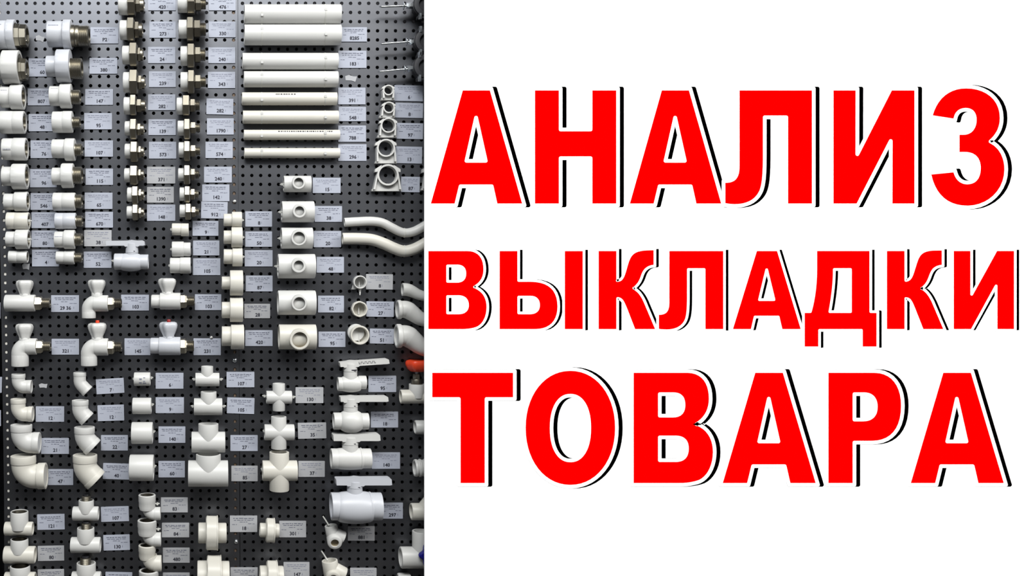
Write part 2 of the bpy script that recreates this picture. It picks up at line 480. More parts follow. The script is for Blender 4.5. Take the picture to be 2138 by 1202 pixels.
TAGB = [(189, 57, 247, 91), (187, 121, 245, 154), (178, 186, 236, 219), (176, 236, 234, 270), (177, 293, 236, 327), (179, 352, 236, 386), (177, 402, 235, 436), (178, 442, 236, 475), (176, 480, 233, 514), (175, 525, 233, 559)]
PRB = ['P2', '380', '147', '95', '107', '115', '65', '670', '38', '52']
for i, (t, pr) in enumerate(zip(TAGB, PRB)):
    price_tag(*t, f'right of the {rank(i, 10)} male adapter in the second column', pr, m='paper_grey' if i == 8 else 'paper')

# ---------------------------------------------------------------- union adapters with metal nuts: columns three and four
# white x0,x1,y0,y1 / nut x1,y0,y1 / end x1,y0,y1
UC = [(248, 267, -12, 31, 283, -16, 35, 301, -6, 28), (251, 266, 43, 83, 281, 37, 88, 298, 45, 82), (256, 271, 96, 134, 287, 89, 141, 299, 99, 130),
      (258, 271, 151, 193, 288, 145, 199, 303, 157, 189), (259, 272, 203, 239, 285, 197, 243, 304, 206, 236), (261, 272, 253, 283, 286, 247, 293, 301, 257, 284),
      (261, 273, 300, 331, 288, 294, 340, 301, 304, 331), (260, 272, 351, 380, 288, 344, 387, 301, 352, 379), (266, 276, 391, 421, 289, 387, 427, 301, 393, 421),
      (265, 277, 430, 456, 289, 425, 461, 301, 432, 456)]
UD = [(371, 391, -12, 26, 407, -16, 31, 430, -6, 24), (373, 390, 42, 80, 404, 36, 88, 430, 42, 80), (377, 391, 97, 137, 406, 91, 144, 429, 98, 132),
      (377, 392, 151, 191, 406, 146, 198, 430, 156, 186), (369, 381, 204, 239, 396, 198, 243, 417, 206, 235), (371, 384, 252, 283, 397, 247, 293, 418, 254, 280),
      (373, 384, 297, 329, 397, 293, 338, 418, 302, 328), (372, 384, 351, 378, 397, 343, 387, 416, 351, 377), (375, 385, 391, 419, 397, 387, 424, 415, 393, 418),
      (375, 387, 427, 453, 399, 423, 460, 416, 430, 454)]
for col, (lst, colname, kind) in enumerate(((UC, 'third column', 'female'), (UD, 'fourth column', 'male'))):
    for i, (x0, x1, y0, y1, nx, n0, n1, ex, e0, e1) in enumerate(lst):
        cy = (n0 + n1) / 2; rn = (n1 - n0) / 2; rw = (y1 - y0) / 2; re = (e1 - e0) / 2; d = rn + 2.5
        T = Thing('union_adapter', (x0 + ex) / 2, cy, d, f'metal-nut union adapter with white collar, {rank(i, 10)} in the {colname}', 'pipe fitting', f'union adapters in the {colname}')
        b = T.part('collar', M['plastic'], label='white plastic collar'); yw = (y0 + y1) / 2
        barrel(T, b, (x0, yw, d), (x1 + 1, yw, d), rw, True, False, ch=1.8)
        q = T.part('union_nut', M['nickel'], 25)
        L = nx - x1
        lathe(T, q, (x1, cy, d), (nx, cy, d), [(0, 0), (0, rn * .9), (1.6, rn * 1.03), (L - 1.6, rn * 1.03), (L, rn * .9), (L, 0)], 6, phase=.625)
        e = T.part('threaded_end', M['nickel_dark' if i % 3 == 1 else 'nickel'], 25); ye = (e0 + e1) / 2; Le = ex - nx
        lathe(T, e, (nx - 1, ye, d), (nx + Le * .55, ye, d), [(0, 0), (0, re * .78), (2, re * .8), (2, re * .9), (3, re), (Le * .55, re), (Le * .55 + 1, re * .9), (Le * .55 + 1, 0)], 6, phase=.625)
        if kind == 'male':
            lathe(T, e, (nx + Le * .5, ye, d), (ex, ye, d), thread_prof(Le * .5, re * .72), 28)
        else:
            lathe(T, e, (nx + Le * .5, ye, d), (ex, ye, d), [(0, 0), (0, re * .8), (Le * .5 - 1, re * .8), (Le * .5, re * .74), (Le * .5, re * .55), (Le * .3, re * .5), (Le * .3, 0)], 28)
        T.finish()
TAGC = [(309, -8, 367, 22), (312, 45, 367, 79), (309, 98, 366, 132), (311, 149, 367, 182), (309, 197, 366, 230), (310, 249, 367, 282), (311, 296, 368, 331), (307, 348, 366, 383), (307, 390, 363, 423), (307, 427, 366, 461)]
PRC = ['420', '273', '24', '239', '282', '139', '573', '371', '1390', '148']
for i, (t, pr) in enumerate(zip(TAGC, PRC)): price_tag(*t, f'right of the {rank(i, 10)} nut adapter of the third column', pr, m='paper_grey' if i in (7, 8) else 'paper')
TAGD = [(436, -8, 492, 22), (436, 45, 492, 78), (435, 99, 491, 132), (434, 150, 491, 184), (431, 206, 487, 239), (432, 247, 488, 281), (429, 296, 486, 330), (426, 348, 484, 381), (422, 385, 479, 420), (420, 421, 475, 456)]
PRD = ['476', '330', '240', '343', '282', '1790', '574', '240', '142', '912']
for i, (t, pr) in enumerate(zip(TAGD, PRD)): price_tag(*t, f'right of the {rank(i, 10)} nut adapter of the fourth column', pr, rot=(.02 if i in (4, 9) else 0))

# ---------------------------------------------------------------- pipe lengths
PIPES = [(510, 711, 10, 50), (510, 711, 52, 94), (506, 705, 111, 145), (509, 705, 149, 182), (505, 703, 193, 219.5), (507, 706, 231, 258), (509, 709, 271, 292), (510, 709, 309, 330)]
SZ = ['widest, at the very top', 'equally wide, second from top', 'third from top', 'fourth from top', 'fifth from top with printed line', 'sixth from top', 'seventh from top with printed line', 'thinnest, lowest of the stack']
for i, (x0, x1, y0, y1) in enumerate(PIPES):
    r = (y1 - y0) / 2; cy = (y0 + y1) / 2; d = r + 1.5
    T = Thing('pipe_length', (x0 + x1) / 2, cy, d, f'horizontal white plastic pipe length, {SZ[i]}', 'pipe', 'white pipe lengths at top centre')
    b = T.part('tube', M['plastic' if i < 4 else 'warm'])
    barrel(T, b, (x0, cy, d), (x1, cy, d), r, wall=.18, depth=20, seg=48, ch=.5)
    for xx in (546, 678):
        t = T.part('cable_tie', M['tie'])
        rr = r + .4
        lathe(T, t, (xx - 1.1, cy, d), (xx + 1.1, cy, d), [(0, r - .3), (0, rr), (2.2, rr), (2.2, r - .3)], 48)
        ty = cy - r * (.35 if xx == 546 else -.2) * (1 if i % 2 else -1)
        z = T.part('tie_head', M['greyed'], parent='cable_tie'); dd = d + math.sqrt(max(r * r - (ty - cy) ** 2, 1))
        rbox(T, z, xx - 2.5, ty - 2.5, xx + 2.5, ty + 2.5, dd - 2, dd + 1.2, .8)
    if i in (4, 6):
        k = T.part('printed_line', M['ink']); rnd = random.Random(i)
        x = 575 if i == 4 else 580; xe = 615 if i == 4 else 690; yy = cy - r * .55; dd = d + math.sqrt(r * r - (yy - cy) ** 2) + .15
        while x < xe:
            L = rnd.uniform(1.5, 4)
            vv = [k['bm'].verts.new(T.loc((a, c, e))) for a, c, e in ((x, yy - 1.2, dd - .5), (x + L, yy - 1.2, dd - .5), (x + L, yy + 1.2, dd + .7), (x, yy + 1.2, dd + .7))]
            k['bm'].faces.new(vv); x += L + rnd.uniform(.8, 2.5)
    T.finish()
for t, pr, wh in (((712, 57, 766, 87), '8285', 'right of the second white pipe from top'), ((706, 106, 765, 142), '183', 'right of the third white pipe from top'),
                  ((706, 183, 763, 218), '391', 'right of the fifth white pipe from top'), ((707, 223, 764, 253), '548', 'right of the sixth white pipe from top'),
                  ((706, 262, 764, 296), '788', 'right of the seventh white pipe from top'), ((706, 301, 765, 336), '296', 'right of the thinnest white pipe')):
    price_tag(*t, wh, pr)
scrap(720, 157, 745, 170, 'small torn white label right of the fourth pipe from top', .1)

# ---------------------------------------------------------------- steel pipe clamps with screws (top right)
for i, (sx, sy, kx, ky, cx, cy, R) in enumerate(((792, 13, 850, 12, 887, 12, 25), (793, 91, 856, 87, 888, 88, 24), (789, 149, 852, 144, 886, 141, 24))):
    d = 30
    T = Thing('pipe_clamp', cx - 20, cy, d, f'black rubber-lined steel pipe clamp with long screw, {("topmost", "middle", "lowest")[i]} of three at top right', 'pipe clamp', 'rubber-lined pipe clamps at top right')
    q = T.part('ring', M['rubber'])
    barrel(T, q, (cx, cy, d - 14), (cx, cy, d + 12), R, wall=.42, depth=20, seg=40)
    m = T.part('steel_band', M['black']); lathe(T, m, (cx, cy, d - 6), (cx, cy, d + 6), [(0, R - .5), (0, R + 1.2), (12, R + 1.2), (12, R - .5)], 40)
    s = T.part('screw', M['zinc'], 50); Ls = dist((sx, sy, d - 4), (kx, ky, d))
    pr = [(0, 0), (4, 1.4)]; t = 5
    while t < Ls - 4: pr += [(t, 2.4), (t + 1.6, 1.9)]; t += 3.2
    pr += [(Ls, 2.3), (Ls, 0)]
    lathe(T, s, (sx, sy, d - 4), (kx, ky, d), pr, 14)
    w_ = T.part('washer', M['zinc']); barrel(T, w_, (kx - 8, ky + .3, d), (kx - 6.5, ky + .3, d), 8, False, False, seg=20, ch=.3)
    n = T.part('boss_nut', M['zinc'], 25); barrel(T, n, (kx - 2, ky, d), (cx - R + 2, cy, d), 6.5, False, False, seg=6, ch=1)
    for yy in (cy + R, cy - R):
        l = T.part('clamp_lug', M['rubber']); rbox(T, l, cx - 16, yy - 3.5, cx + 8, yy + 3.5, d - 9, d + 9, 1.5)
        o = T.part('lug_bolt', M['zinc'], 25); barrel(T, o, (cx - 12, yy - 6, d + 10), (cx - 12, yy + 7, d + 10), 4, False, False, seg=6)
    T.finish()

# ---------------------------------------------------------------- white pipe clips (right)
def clip(cx, cy, r, bx0, bx1, y0, y1, label):
    d0, d1 = 1.5, 20
    T = Thing('pipe_clip', cx, (y0 + y1) / 2, 10, label, 'pipe clip', 'white pipe clips at the right')
    p = T.part('base', M['plastic']); wt = max(2.4, r * .2); ro = r + wt
    # foot: flat base with two slanted cheeks rising to the cradle
    hw0, hw1 = cx - bx0, bx1 - cx
    foot = [(bx0, y1), (bx0, y1 - 4), (bx0 + 4, y1 - 5)]
    a0 = math.radians(205); foot += [(cx - ro * .98, cy + ro * .25)]
    n = 14
    for k in range(n + 1):
        a = math.radians(170 - 160 * k / n)
        foot.append((cx + r * math.cos(a), cy + r * math.sin(a)))
    foot += [(cx + ro * .98, cy + ro * .25), (bx1 - 4, y1 - 5), (bx1, y1 - 4), (bx1, y1)]
    prism(T, p, [foot], d0, d0 + 11)
    # the ring strap
    q = T.part('ring_strap', M['plastic'])
    outer = [(cx + ro * math.cos(2 * PI * k / 40), cy + ro * math.sin(2 * PI * k / 40)) for k in range(40)]
    inner = [(cx + r * math.cos(2 * PI * k / 40), cy + r * math.sin(2 * PI * k / 40)) for k in range(40)]
    prism(T, q, [outer, inner], d0, d1)
    for sgn in (-1, 1):
        l = T.part('latch', M['plastic'])
        prism(T, l, [[(cx + sgn * ro * .55, cy - ro * .95), (cx + sgn * (ro * 1.18), cy - ro * .55), (cx + sgn * (ro * 1.2), cy - ro * .28), (cx + sgn * ro * .9, cy - ro * .3)]], d0 + 3, d1 - 2)
        w2 = T.part('web', M['plastic'])
        e = bx0 + 2 if sgn < 0 else bx1 - 2
        prism(T, w2, [[(cx + sgn * ro * .9, cy - ro * .1), (cx + sgn * (ro * .9 + 2.6), cy - ro * .1), (e, y1 - 3), (e - sgn * 4, y1 - 3)]], d0, d1 - 1)
    T.finish()
CL = [(809, 190, 8.5, 796, 823, 179, 209), (810, 226, 9.5, 792, 824, 212, 246), (809, 263, 13, 788, 827, 247, 287), (804, 310, 15.5, 783, 828, 292, 341), (808, 366, 18.5, 776, 838, 345, 399)]
for i, c in enumerate(CL): clip(*c, f'white pipe clip, {("smallest, topmost", "second smallest", "middle-sized", "second largest", "largest, lowest")[i]} of five, with a tag to its right')
clip(916, 312, 17, 892, 942, 292, 342, 'white pipe clip mostly hidden behind the sign, upper one')
clip(912, 368, 22, 880, 944, 345, 397, 'white pipe clip half hidden behind the sign edge, lower one')
for i, (t, pr) in enumerate((((823, 178, 883, 211), '6'), ((825, 215, 883, 246), '8'), ((828, 257, 883, 290), '97'), ((826, 306, 881, 341), '13'), ((837, 369, 876, 401), '87'))):
    price_tag(*t, f'beside the {rank(i, 5)} white pipe clip of five', pr, rot=.02)

# ---------------------------------------------------------------- radiator valves, ball valves
def ball_valve(name_label, xl, x1, x2, xr, yl0, yl1, yr0, yr1, bcx, bcy, br, sx0, sx1, sy, hx0, hx1, hy0, hy1, mm='plastic', tilt=0, group='white ball valves', flat=0, mark=False, tie=False):
    d = br + 2.5
    T = Thing('ball_valve', bcx, bcy, d, name_label, 'valve', group)
    b = T.part('body', M[mm])
    yl, yr = (yl0 + yl1) / 2, (yr0 + yr1) / 2
    barrel(T, b, (xl, yl, d), (x1, yl, d), (yl1 - yl0) / 2, True, False, depth=10)
    barrel(T, b, (x2, yr, d), (xr, yr, d), (yr1 - yr0) / 2, False, True, depth=10)
    # the ball housing, blended into the barrels
    r1, r2 = (yl1 - yl0) / 2, (yr1 - yr0) / 2; L = x2 - x1 + 8; pr = [(0, 0), (0, r1)]
    for k in range(17):
        t = k / 16; base = r1 + (r2 - r1) * t
        pr.append((L * t, base + (br - base) * math.sin(PI * t) ** (.8 if not flat else .6)))
    pr += [(L, r2), (L, 0)]
    lathe(T, b, (x1 - 4, bcy, d), (x2 + 4, bcy, d), pr, 40)
    if flat:
        lathe(T, b, (x2 - 2, yr, d), (x2 + 6, yr, d), [(0, 0), (0, r2 + 1), (1, r2 + 2), (3, r2 + 2), (4, r2 - .5), (6, r2 - .5), (6, 0)], 40)
    s = T.part('stem', M[mm]); sc = (sx0 + sx1) / 2; sr = (sx1 - sx0) / 2; top = (hy0 + hy1) / 2
    lathe(T, s, (sc, bcy, d), (sc, top, d), [(0, 0), (0, sr * .98), (bcy - sy, sr * .98), (bcy - sy + .8, sr * .9), (bcy - sy + 1.4, sr), (bcy - top - 1, sr * .95), (bcy - top, sr * .6), (bcy - top, 0)], 32)
    g = T.part('stem_mark', M['ink'], label='dark slot on the stem'); rbox(T, g, sc + sr * .0, sy - 6, sc + sr * .8, sy - 4.2, d + sr * .5, d + sr + .3, .5) if mark else rbox(T, g, sc + sr * .2, sy - 5, sc + sr * .55, sy - 3.8, d + sr * .5, d + sr * .93, .4)
    h = T.part('handle', M[mm])
    # lever: seen from its edge, wide plate with a small step
    c, si = math.cos(tilt), math.sin(tilt); hcx, hcy = sc, (hy0 + hy1) / 2
    def R(x, y): x -= hcx; y -= hcy; return (hcx + x * c - y * si, hcy + x * si + y * c)
    poly = [R(hx0, hy0 + 2), R(hx0 + 2, hy0 + 1), R(sc - 8, hy0 + .5), R(sc, hy0 - 1), R(sc + 12, hy0 + .5), R(hx1 - 4, hy0), R(hx1, hy0 + 2), R(hx1 + 1, hy1 - 1), R(hx1 - 3, hy1), R(sc + sr + 3, hy1), R(sc + sr, hy1 + 2), R(sc - sr, hy1 + 2), R(sc - sr - 2, hy1), R(hx0 + 1, hy1)]
    prism(T, h, [poly], d - sr * .75, d + sr * .75)
    if mark:
        k = T.part('printed_word', M['ink'], parent='handle')
        dd = d + sr * .75 + .2; x0 = sc + 16; rnd = random.Random(3)
        for a in range(9):
            xa = x0 + a * 4.0
            for (u0, v0, u1, v1) in ((0, 2.5, 1, 7.5), (1.2, 2.5 if a % 2 else 6.2, 3, 3.6 if a % 2 else 7.4)):
                vv = [k['bm'].verts.new(T.loc((*R(xa + u, hy0 + v), dd))) for u, v in ((u0, v0), (u1, v0), (u1, v1), (u0, v1))]
                k['bm'].faces.new(vv)
    if tie: cable_tie(T, xl + 4, yl - 2, d - 3, -11)
    return T.finish()

ball_valve('white lever ball valve standing alone left of the three short couplings', 239, 258, 290, 310, 529, 563, 531, 562, 275, 547, 19.5, 262, 289, 529, 222, 302, 502, 513, 'cool', tie=True)
ball_valve('white ball valve with tilted printed lever, topmost and smallest of four', 705, 718, 748, 764, 787, 816, 784, 812, 734, 801, 17.5, 717, 746, 776, 708, 810, 752.5, 763.5, 'plastic', -.065, mark=True)
ball_valve('white ball valve with round bulging body, second of the four', 696, 715, 751, 769, 861, 896, 862, 896, 733, 879, 25, 717, 747, 850, 709, 808, 825.5, 837, 'plastic')
ball_valve('white ball valve with short lever, third of the four', 691, 708, 753, 774, 936, 978, 936, 977, 732, 957, 23, 714, 748, 928, 694, 791, 904, 918, 'plastic', .0, flat=1)
ball_valve('large bluish white ball valve, lowest and biggest of the four', 691, 709, 772, 796, 1028, 1085, 1028, 1085, 740, 1058, 34, 724, 757, 1018, 700, 815, 996, 1010, 'cool', 0, flat=1)
for t, pr, wh in (((769, 784, 827, 818), '95', 'right of the topmost lever ball valve'), ((774, 859, 831, 892), '18', 'right of the second lever ball valve'),
                  ((776, 944, 835, 978), '140', 'right of the third lever ball valve'), ((795, 1049, 841, 1082), '297', 'right of the biggest ball valve')):
    price_tag(*t, wh, pr)

def rad_valve(i, kx0, kx1, ky0, ky1, bx0, bxs, bx1, s0, s1, y0, y1, mx, leg=None, mm='plastic', red=False):
    cy = (y0 + y1) / 2; r = (y1 - y0) / 2; d = max(r, (kx1 - kx0) / 2) + 2.5
    lab = ['straight radiator valve, left one of the upper row', 'angled radiator valve, middle of the upper row', 'straight radiator valve, right one of the upper row',
           'angled radiator valve, left one of the lower row', 'angled radiator valve with red cap, middle of the lower row', 'bluish straight radiator valve, right one of the lower row'][i]
    T = Thing('radiator_valve', (bx0 + bx1) / 2, cy, d, 'white ' + lab, 'valve', 'radiator valves in two rows at the left')
    b = T.part('body', M[mm])
    if leg is None:
        if bxs > bx0: barrel(T, b, (bx0, (s0 + s1) / 2, d), (bxs + 3, (s0 + s1) / 2, d), (s1 - s0) / 2, True, False, ch=2)
        barrel(T, b, (bxs, cy, d), (bx1, cy, d), r, bxs == bx0, False, ch=1.6)
    else:
        lx0, lx1, ly = leg; lr = (lx1 - lx0) / 2; lx = (lx0 + lx1) / 2
        pts = [(lx, ly - 2, d), (lx, cy + r * .9, d)]
        for k in range(9):
            a = PI + (PI / 2) * k / 8
            pts.append((lx + r * .8 + r * .8 * math.cos(a), cy + r * .8 + r * .8 * math.sin(a), d))
        pts.append((bx1 - 3, cy, d))
        sweep(T, b, pts, [lr] * 2 + [lr + (r - lr) * k / 8 for k in range(9)] + [r], 32)
        barrel(T, b, (lx, cy + r, d), (lx, ly, d), lr, False, True)
        barrel(T, b, (lx + r * .6, cy, d), (bx1, cy, d), r, False, False)
    kc = (kx0 + kx1) / 2; kr = (kx1 - kx0) / 2; H = ky1 - ky0
    n = T.part('bonnet', M[mm]); barrel(T, n, (kc, cy, d), (kc, ky1 - 3, d), kr * .62, False, False)
    k = T.part('handwheel', M[mm], 50)
    lathe(T, k, (kc, ky1 + 2, d), (kc, ky0, d), [(0, 0), (0, kr * .55), (H * .2, kr * .60), (H * .45, kr * .80), (H * .65, kr * .93), (H * .8, kr * .96), (H * .92, kr * .88), (H * .98, kr * .66), (H * .96, kr * .4), (H * .82, kr * .2), (H * .82, 0)], 60, (5, .10), 3 if i % 2 else 9)
    if red:
        c = T.part('cap', M['red' if i == 4 else 'red_dark'], parent='handwheel', label='red cap'); barrel(T, c, (kc, ky0 + 6, d), (kc, ky0 - 2.5, d), 4, False, False, seg=16)
    q = T.part('union_nut', M['nickel'], 25); L = (mx - bx1) * .45
    lathe(T, q, (bx1 - 1, cy, d), (bx1 + L, cy, d), [(0, 0), (0, r * .8), (1.5, r * .86), (L * .8, r * .86), (L + 1, r * .74), (L + 1, 0)], 6, phase=.63)
    e = T.part('threaded_end', M['nickel_dark' if i in (1, 4) else 'nickel'])
    lathe(T, e, (bx1 + L, cy, d), (mx, cy, d), thread_prof(mx - bx1 - L, r * .62), 28)
    T.finish()
rad_valve(0, 34, 70, 582, 616, 11, 11, 74, 0, 0, 615, 650, 105)
rad_valve(1, 184, 221, 581, 614, 171, 171, 226, 0, 0, 616, 650, 254, (171, 200, 664))
rad_valve(2, 331, 369, 578, 612, 316, 334, 377, 615, 643, 611, 646, 406)
rad_valve(3, 33, 70, 673, 708, 24, 24, 77, 0, 0, 706, 740, 106, (24, 60, 764))
rad_valve(4, 184, 223, 671, 707, 169, 169, 226, 0, 0, 706, 742, 254, (169, 203, 763), red=True)
rad_valve(5, 333, 372, 669, 705, 314, 332, 377, 705, 738, 703, 741, 405, mm='cool', red=True)
for i, (t, pr) in enumerate((((107, 616, 165, 651), '29 36'), ((253, 615, 311, 648), '103'), ((407, 614, 462, 647), '103'), ((108, 707, 165, 740), '321'), ((260, 706, 314, 741), '145'), ((404, 706, 461, 741), '231'))):
    price_tag(*t, f'right of the {("left", "middle", "right")[i % 3]} radiator valve in the {("upper", "lower")[i // 3]} row', pr)

# ---------------------------------------------------------------- small couplings, reducers and reducing tees
SC = [(359, 378, 394, 466, 491, 466, 493), (359, 383, 398, 504, 536, 506, 535), (355, 376, 398, 538, 570, 537, 571)]
for i, (x0, xs, x1, a0, a1, b0, b1) in enumerate(SC):
    cy = (a0 + a1) / 2; d = (b1 - b0) / 2 + 3
    T = Thing('short_coupling', (x0 + x1) / 2, cy, d, f'short white plastic coupling, {("topmost", "middle", "lowest")[i]} of three right of the single ball valve', 'pipe fitting', 'three short couplings in mid board')
    b = T.part('body', M['warm' if i == 0 else 'plastic'])
    barrel(T, b, (x0, cy, d), (xs + 1, cy, d), (a1 - a0) / 2, True, False, ch=1.5); barrel(T, b, (xs, (b0 + b1) / 2, d), (x1, (b0 + b1) / 2, d), (b1 - b0) / 2, False, True, ch=1.2)
    cable_tie(T, x0 + 2, cy, d, -5)
    T.finish()
for i, (t, pr) in enumerate((((402, 461, 456, 492), '9'), ((403, 502, 458, 533), '21'), ((403, 539, 460, 574), '105'))):
    price_tag(*t, f'right of the {("topmost", "middle", "lowest")[i]} of three short couplings', pr)

RC = [(467, 484, 505, 446, 472, 442, 474), (467, 483, 506, 481, 509, 474, 517), (467, 485, 506, 520, 551, 517, 556), (463, 480, 507, 577, 604, 564, 617), (463, 480, 507, 630, 664, 621, 672), (463, 482, 509, 681, 722, 677, 729)]
for i, (x0, xs, x1, a0, a1, b0, b1) in enumerate(RC):
    cy = (a0 + a1) / 2; by = (b0 + b1) / 2; d = (b1 - b0) / 2 + 2.5
    T = Thing('reducing_coupling', (x0 + x1) / 2, by, d, f'white stepped reducing coupling, {rank(i, 6)} in its column of six', 'pipe fitting', 'stepped reducing couplings')
    b = T.part('body', M['warm'])
    barrel(T, b, (x0, cy, d), (xs + 2, cy, d), (a1 - a0) / 2, True, False, ch=1); barrel(T, b, (xs, by, d), (x1, by, d), (b1 - b0) / 2, False, True, ch=1.4)
    if i < 3: cable_tie(T, x1 - 2, cy, d - 3, 6)
    T.finish()
for i, (t, pr) in enumerate((((512, 441, 568, 473), '8'), ((512, 483, 568, 515), '50'), ((511, 522, 569, 556), '20'), ((513, 575, 569, 608), '87'), ((510, 634, 564, 664), '28'), ((512, 689, 569, 722), '420'))):
    price_tag(*t, f'right of the {rank(i, 6)} stepped reducing coupling', pr, m='paper_grey' if i == 4 else 'paper')

RT = [(592, 649, 367, 401, 621, 385, 9.5, 13.5), (588, 655, 420, 464, 622, 444, 9.5, 14), (587, 652, 475, 519, 621, 499, 12, 16), (580, 657, 530, 581, 620, 556, 10, 15), (580, 658, 606, 657, 621, 633, 12, 16), (582, 659, 677, 729, 622, 708, 15.5, 20.5)]
for i, (x0, x1, y0, y1, hx, hy, hr, ro) in enumerate(RT):
    cy = (y0 + y1) / 2; r = (y1 - y0) / 2; d = r + 2.5
    T = Thing('reducing_tee', (x0 + x1) / 2, cy, d, f'white tee with round branch opening facing out, {rank(i, 6)} in its column of six', 'pipe fitting', 'tees with branch facing out')
    b = T.part('body', M['warm' if i == 5 else 'plastic'])
    barrel(T, b, (x0, cy, d), (x1, cy, d), r, ch=1)
    bt = r + 8
    # branch position corrected for its own depth so that its mouth stands over the pipe axis
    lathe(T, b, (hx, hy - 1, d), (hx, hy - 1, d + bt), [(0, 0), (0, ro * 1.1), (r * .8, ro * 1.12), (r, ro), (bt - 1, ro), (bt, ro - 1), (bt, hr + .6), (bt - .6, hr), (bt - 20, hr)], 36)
    q = T.part('branch_bore', M['brown_in' if i == 5 else 'shade_in'], label='brownish inside of the branch' if i == 5 else 'inside of the branch, shade painted in grey')
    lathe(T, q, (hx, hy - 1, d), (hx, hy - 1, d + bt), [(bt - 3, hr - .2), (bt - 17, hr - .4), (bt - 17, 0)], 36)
    if i < 4: cable_tie(T, x0 + 2, cy + (0 if i != 3 else 0), d - 4, -8)
    T.finish()
for i, (t, pr) in enumerate((((653, 371, 711, 403), '15'), ((657, 430, 714, 463), '38'), ((655, 482, 712, 516), '20'), ((661, 536, 718, 569), '48'), ((664, 617, 718, 652), '82'), ((665, 692, 721, 724), '95'))):
    price_tag(*t, f'right of the {rank(i, 6)} front-facing tee', pr)

# ---------------------------------------------------------------- bent pipes at the right
def bent(name, pts, r, label, group, mm='plastic', flange=None):
    T = Thing(name, pts[0][0] + 60, pts[0][1], max(r) + 2, label, 'pipe', group)
    dd = max(r) + 2
    P3 = spline([(x, y, dd) for x, y in pts], 8); n = len(P3)
    rr = []
    for k in range(n):
        u = k / (n - 1) * (len(r) - 1); a = int(min(u, len(r) - 2)); rr.append(r[a] + (r[a + 1] - r[a]) * (u - a))
    b = T.part('tube', M[mm]); sweep(T, b, P3, rr, 32, bore=.78)
    if flange:
        f = T.part('collar', M[mm]); fx0, fx1, fy, fr = flange; barrel(T, f, (fx0, fy, dd), (fx1, fy, dd), fr, True, False, ch=2.5)
    return T
T = bent('bypass_bend', [(719, 464), (745, 462.5), (775, 461.5), (798, 465), (818, 475), (834, 483), (848, 486), (864, 483), (880, 475), (900, 464), (925, 455)], [9.3, 9.3, 9.5], 'thinner wavy white bypass pipe, upper of two running behind the sign', 'wavy bypass pipes')
t = T.part('cable_tie', M['tie']); lathe(T, t, (843, 486, T.c[2]), (846, 486, T.c[2]), [(0, 8), (0, 10.2), (2, 10.2), (2, 8)], 32); T.finish()
T = bent('bypass_bend', [(715, 498), (745, 498), (775, 500), (800, 508), (820, 517), (836, 523), (848, 524), (864, 520), (880, 512), (900, 501), (925, 494)], [12, 12, 11.5], 'thicker wavy white bypass pipe, lower of two running behind the sign', 'wavy bypass pipes', 'warm')
t = T.part('cable_tie', M['tie']); lathe(T, t, (843, 524, T.c[2]), (846, 524, T.c[2]), [(0, 10), (0, 12.4), (2, 12.4), (2, 10)], 32); T.finish()
bent('crossover_bend', [(840, 604), (850, 604.5), (860, 608), (872, 614), (886, 618), (905, 618), (930, 612)], [13.5, 13, 11, 10, 10], 'small plain white bend, topmost of three at the sign edge', 'flanged bends at the sign edge').finish()
bent('crossover_bend', [(832, 646), (848, 646), (860, 653), (874, 663), (888, 668), (908, 670), (930, 666)], [18, 18, 15, 13, 13], 'white bend with flanged collar, middle of three at the sign edge', 'flanged bends at the sign edge', flange=(829, 838, 646, 20)).finish()
bent('crossover_bend', [(831, 701), (848, 701), (861, 709), (876, 721), (892, 728), (912, 731), (930, 730)], [22, 22, 18, 16, 16], 'largest white bend with flanged collar, lowest of three at the sign edge', 'flanged bends at the sign edge', flange=(827, 838, 701, 25)).finish()

# ---------------------------------------------------------------- end plugs
for i, (x, y, r) in enumerate(((750.5, 589, 14), (749.5, 645, 16.5), (750, 699, 20))):
    d = 14
    T = Thing('end_cap', x, y, d, f'round white end cap with open face, {("smallest, topmost", "middle", "largest, lowest")[i]} of three', 'pipe fitting', 'round end caps')
    b = T.part('shell', M['plastic' if i == 0 else 'warm'])
    lathe(T, b, (x, y, 1.5), (x, y, 24), [(0, 0), (0, r * .9), (6, r * .95), (8, r), (21, r), (22.5, r - 1), (22.5, r * .84), (21, r * .80), (4, r * .74), (4, 0)], 40, (8, .02, 0, 30) if i == 1 else None)
    k = T.part('inner_rib', M['greyed']); rbox(T, k, x - .9, y - r * .7, x + .9, y + r * .7, 4, 12, .4)
    if i == 0:
        t = T.part('hanging_pin', M['plastic']); prism(T, t, [[(x - 2, y + r - 2), (x + 4, y + r - 2), (x + 1.5, y + r + 13), (x + .2, y + r + 13)]], 12, 16)
        f = T.part('tab', M['greyed']); prism(T, f, [[(735, 604), (739, 590), (746, 598), (744, 604)]], 4, 9)
    if i == 2:
        f = T.part('rear_flange', M['plastic']); lathe(T, f, (x - 6, y - 5, 1.5), (x - 6, y - 5, 12), [(0, 0), (0, 17), (8, 18), (10, 17), (10, 0)], 36)
    T.finish()
for i, (t, pr) in enumerate((((764, 572, 820, 604), '8'), ((765, 629, 822, 661), '27'), ((772, 686, 822, 717), '51'))):
    price_tag(*t, f'right of the {("smallest", "middle", "largest")[i]} round end cap', pr, m='paper_grey' if i == 0 else 'paper', rot=.015)

# ---------------------------------------------------------------- elbows, couplings, tees, crosses
def arc_pts(x, y, R, a0, a1, d, n=10):
    return [(x + R * math.cos(a0 + (a1 - a0) * k / n), y + R * math.sin(a0 + (a1 - a0) * k / n), d) for k in range(n + 1)]

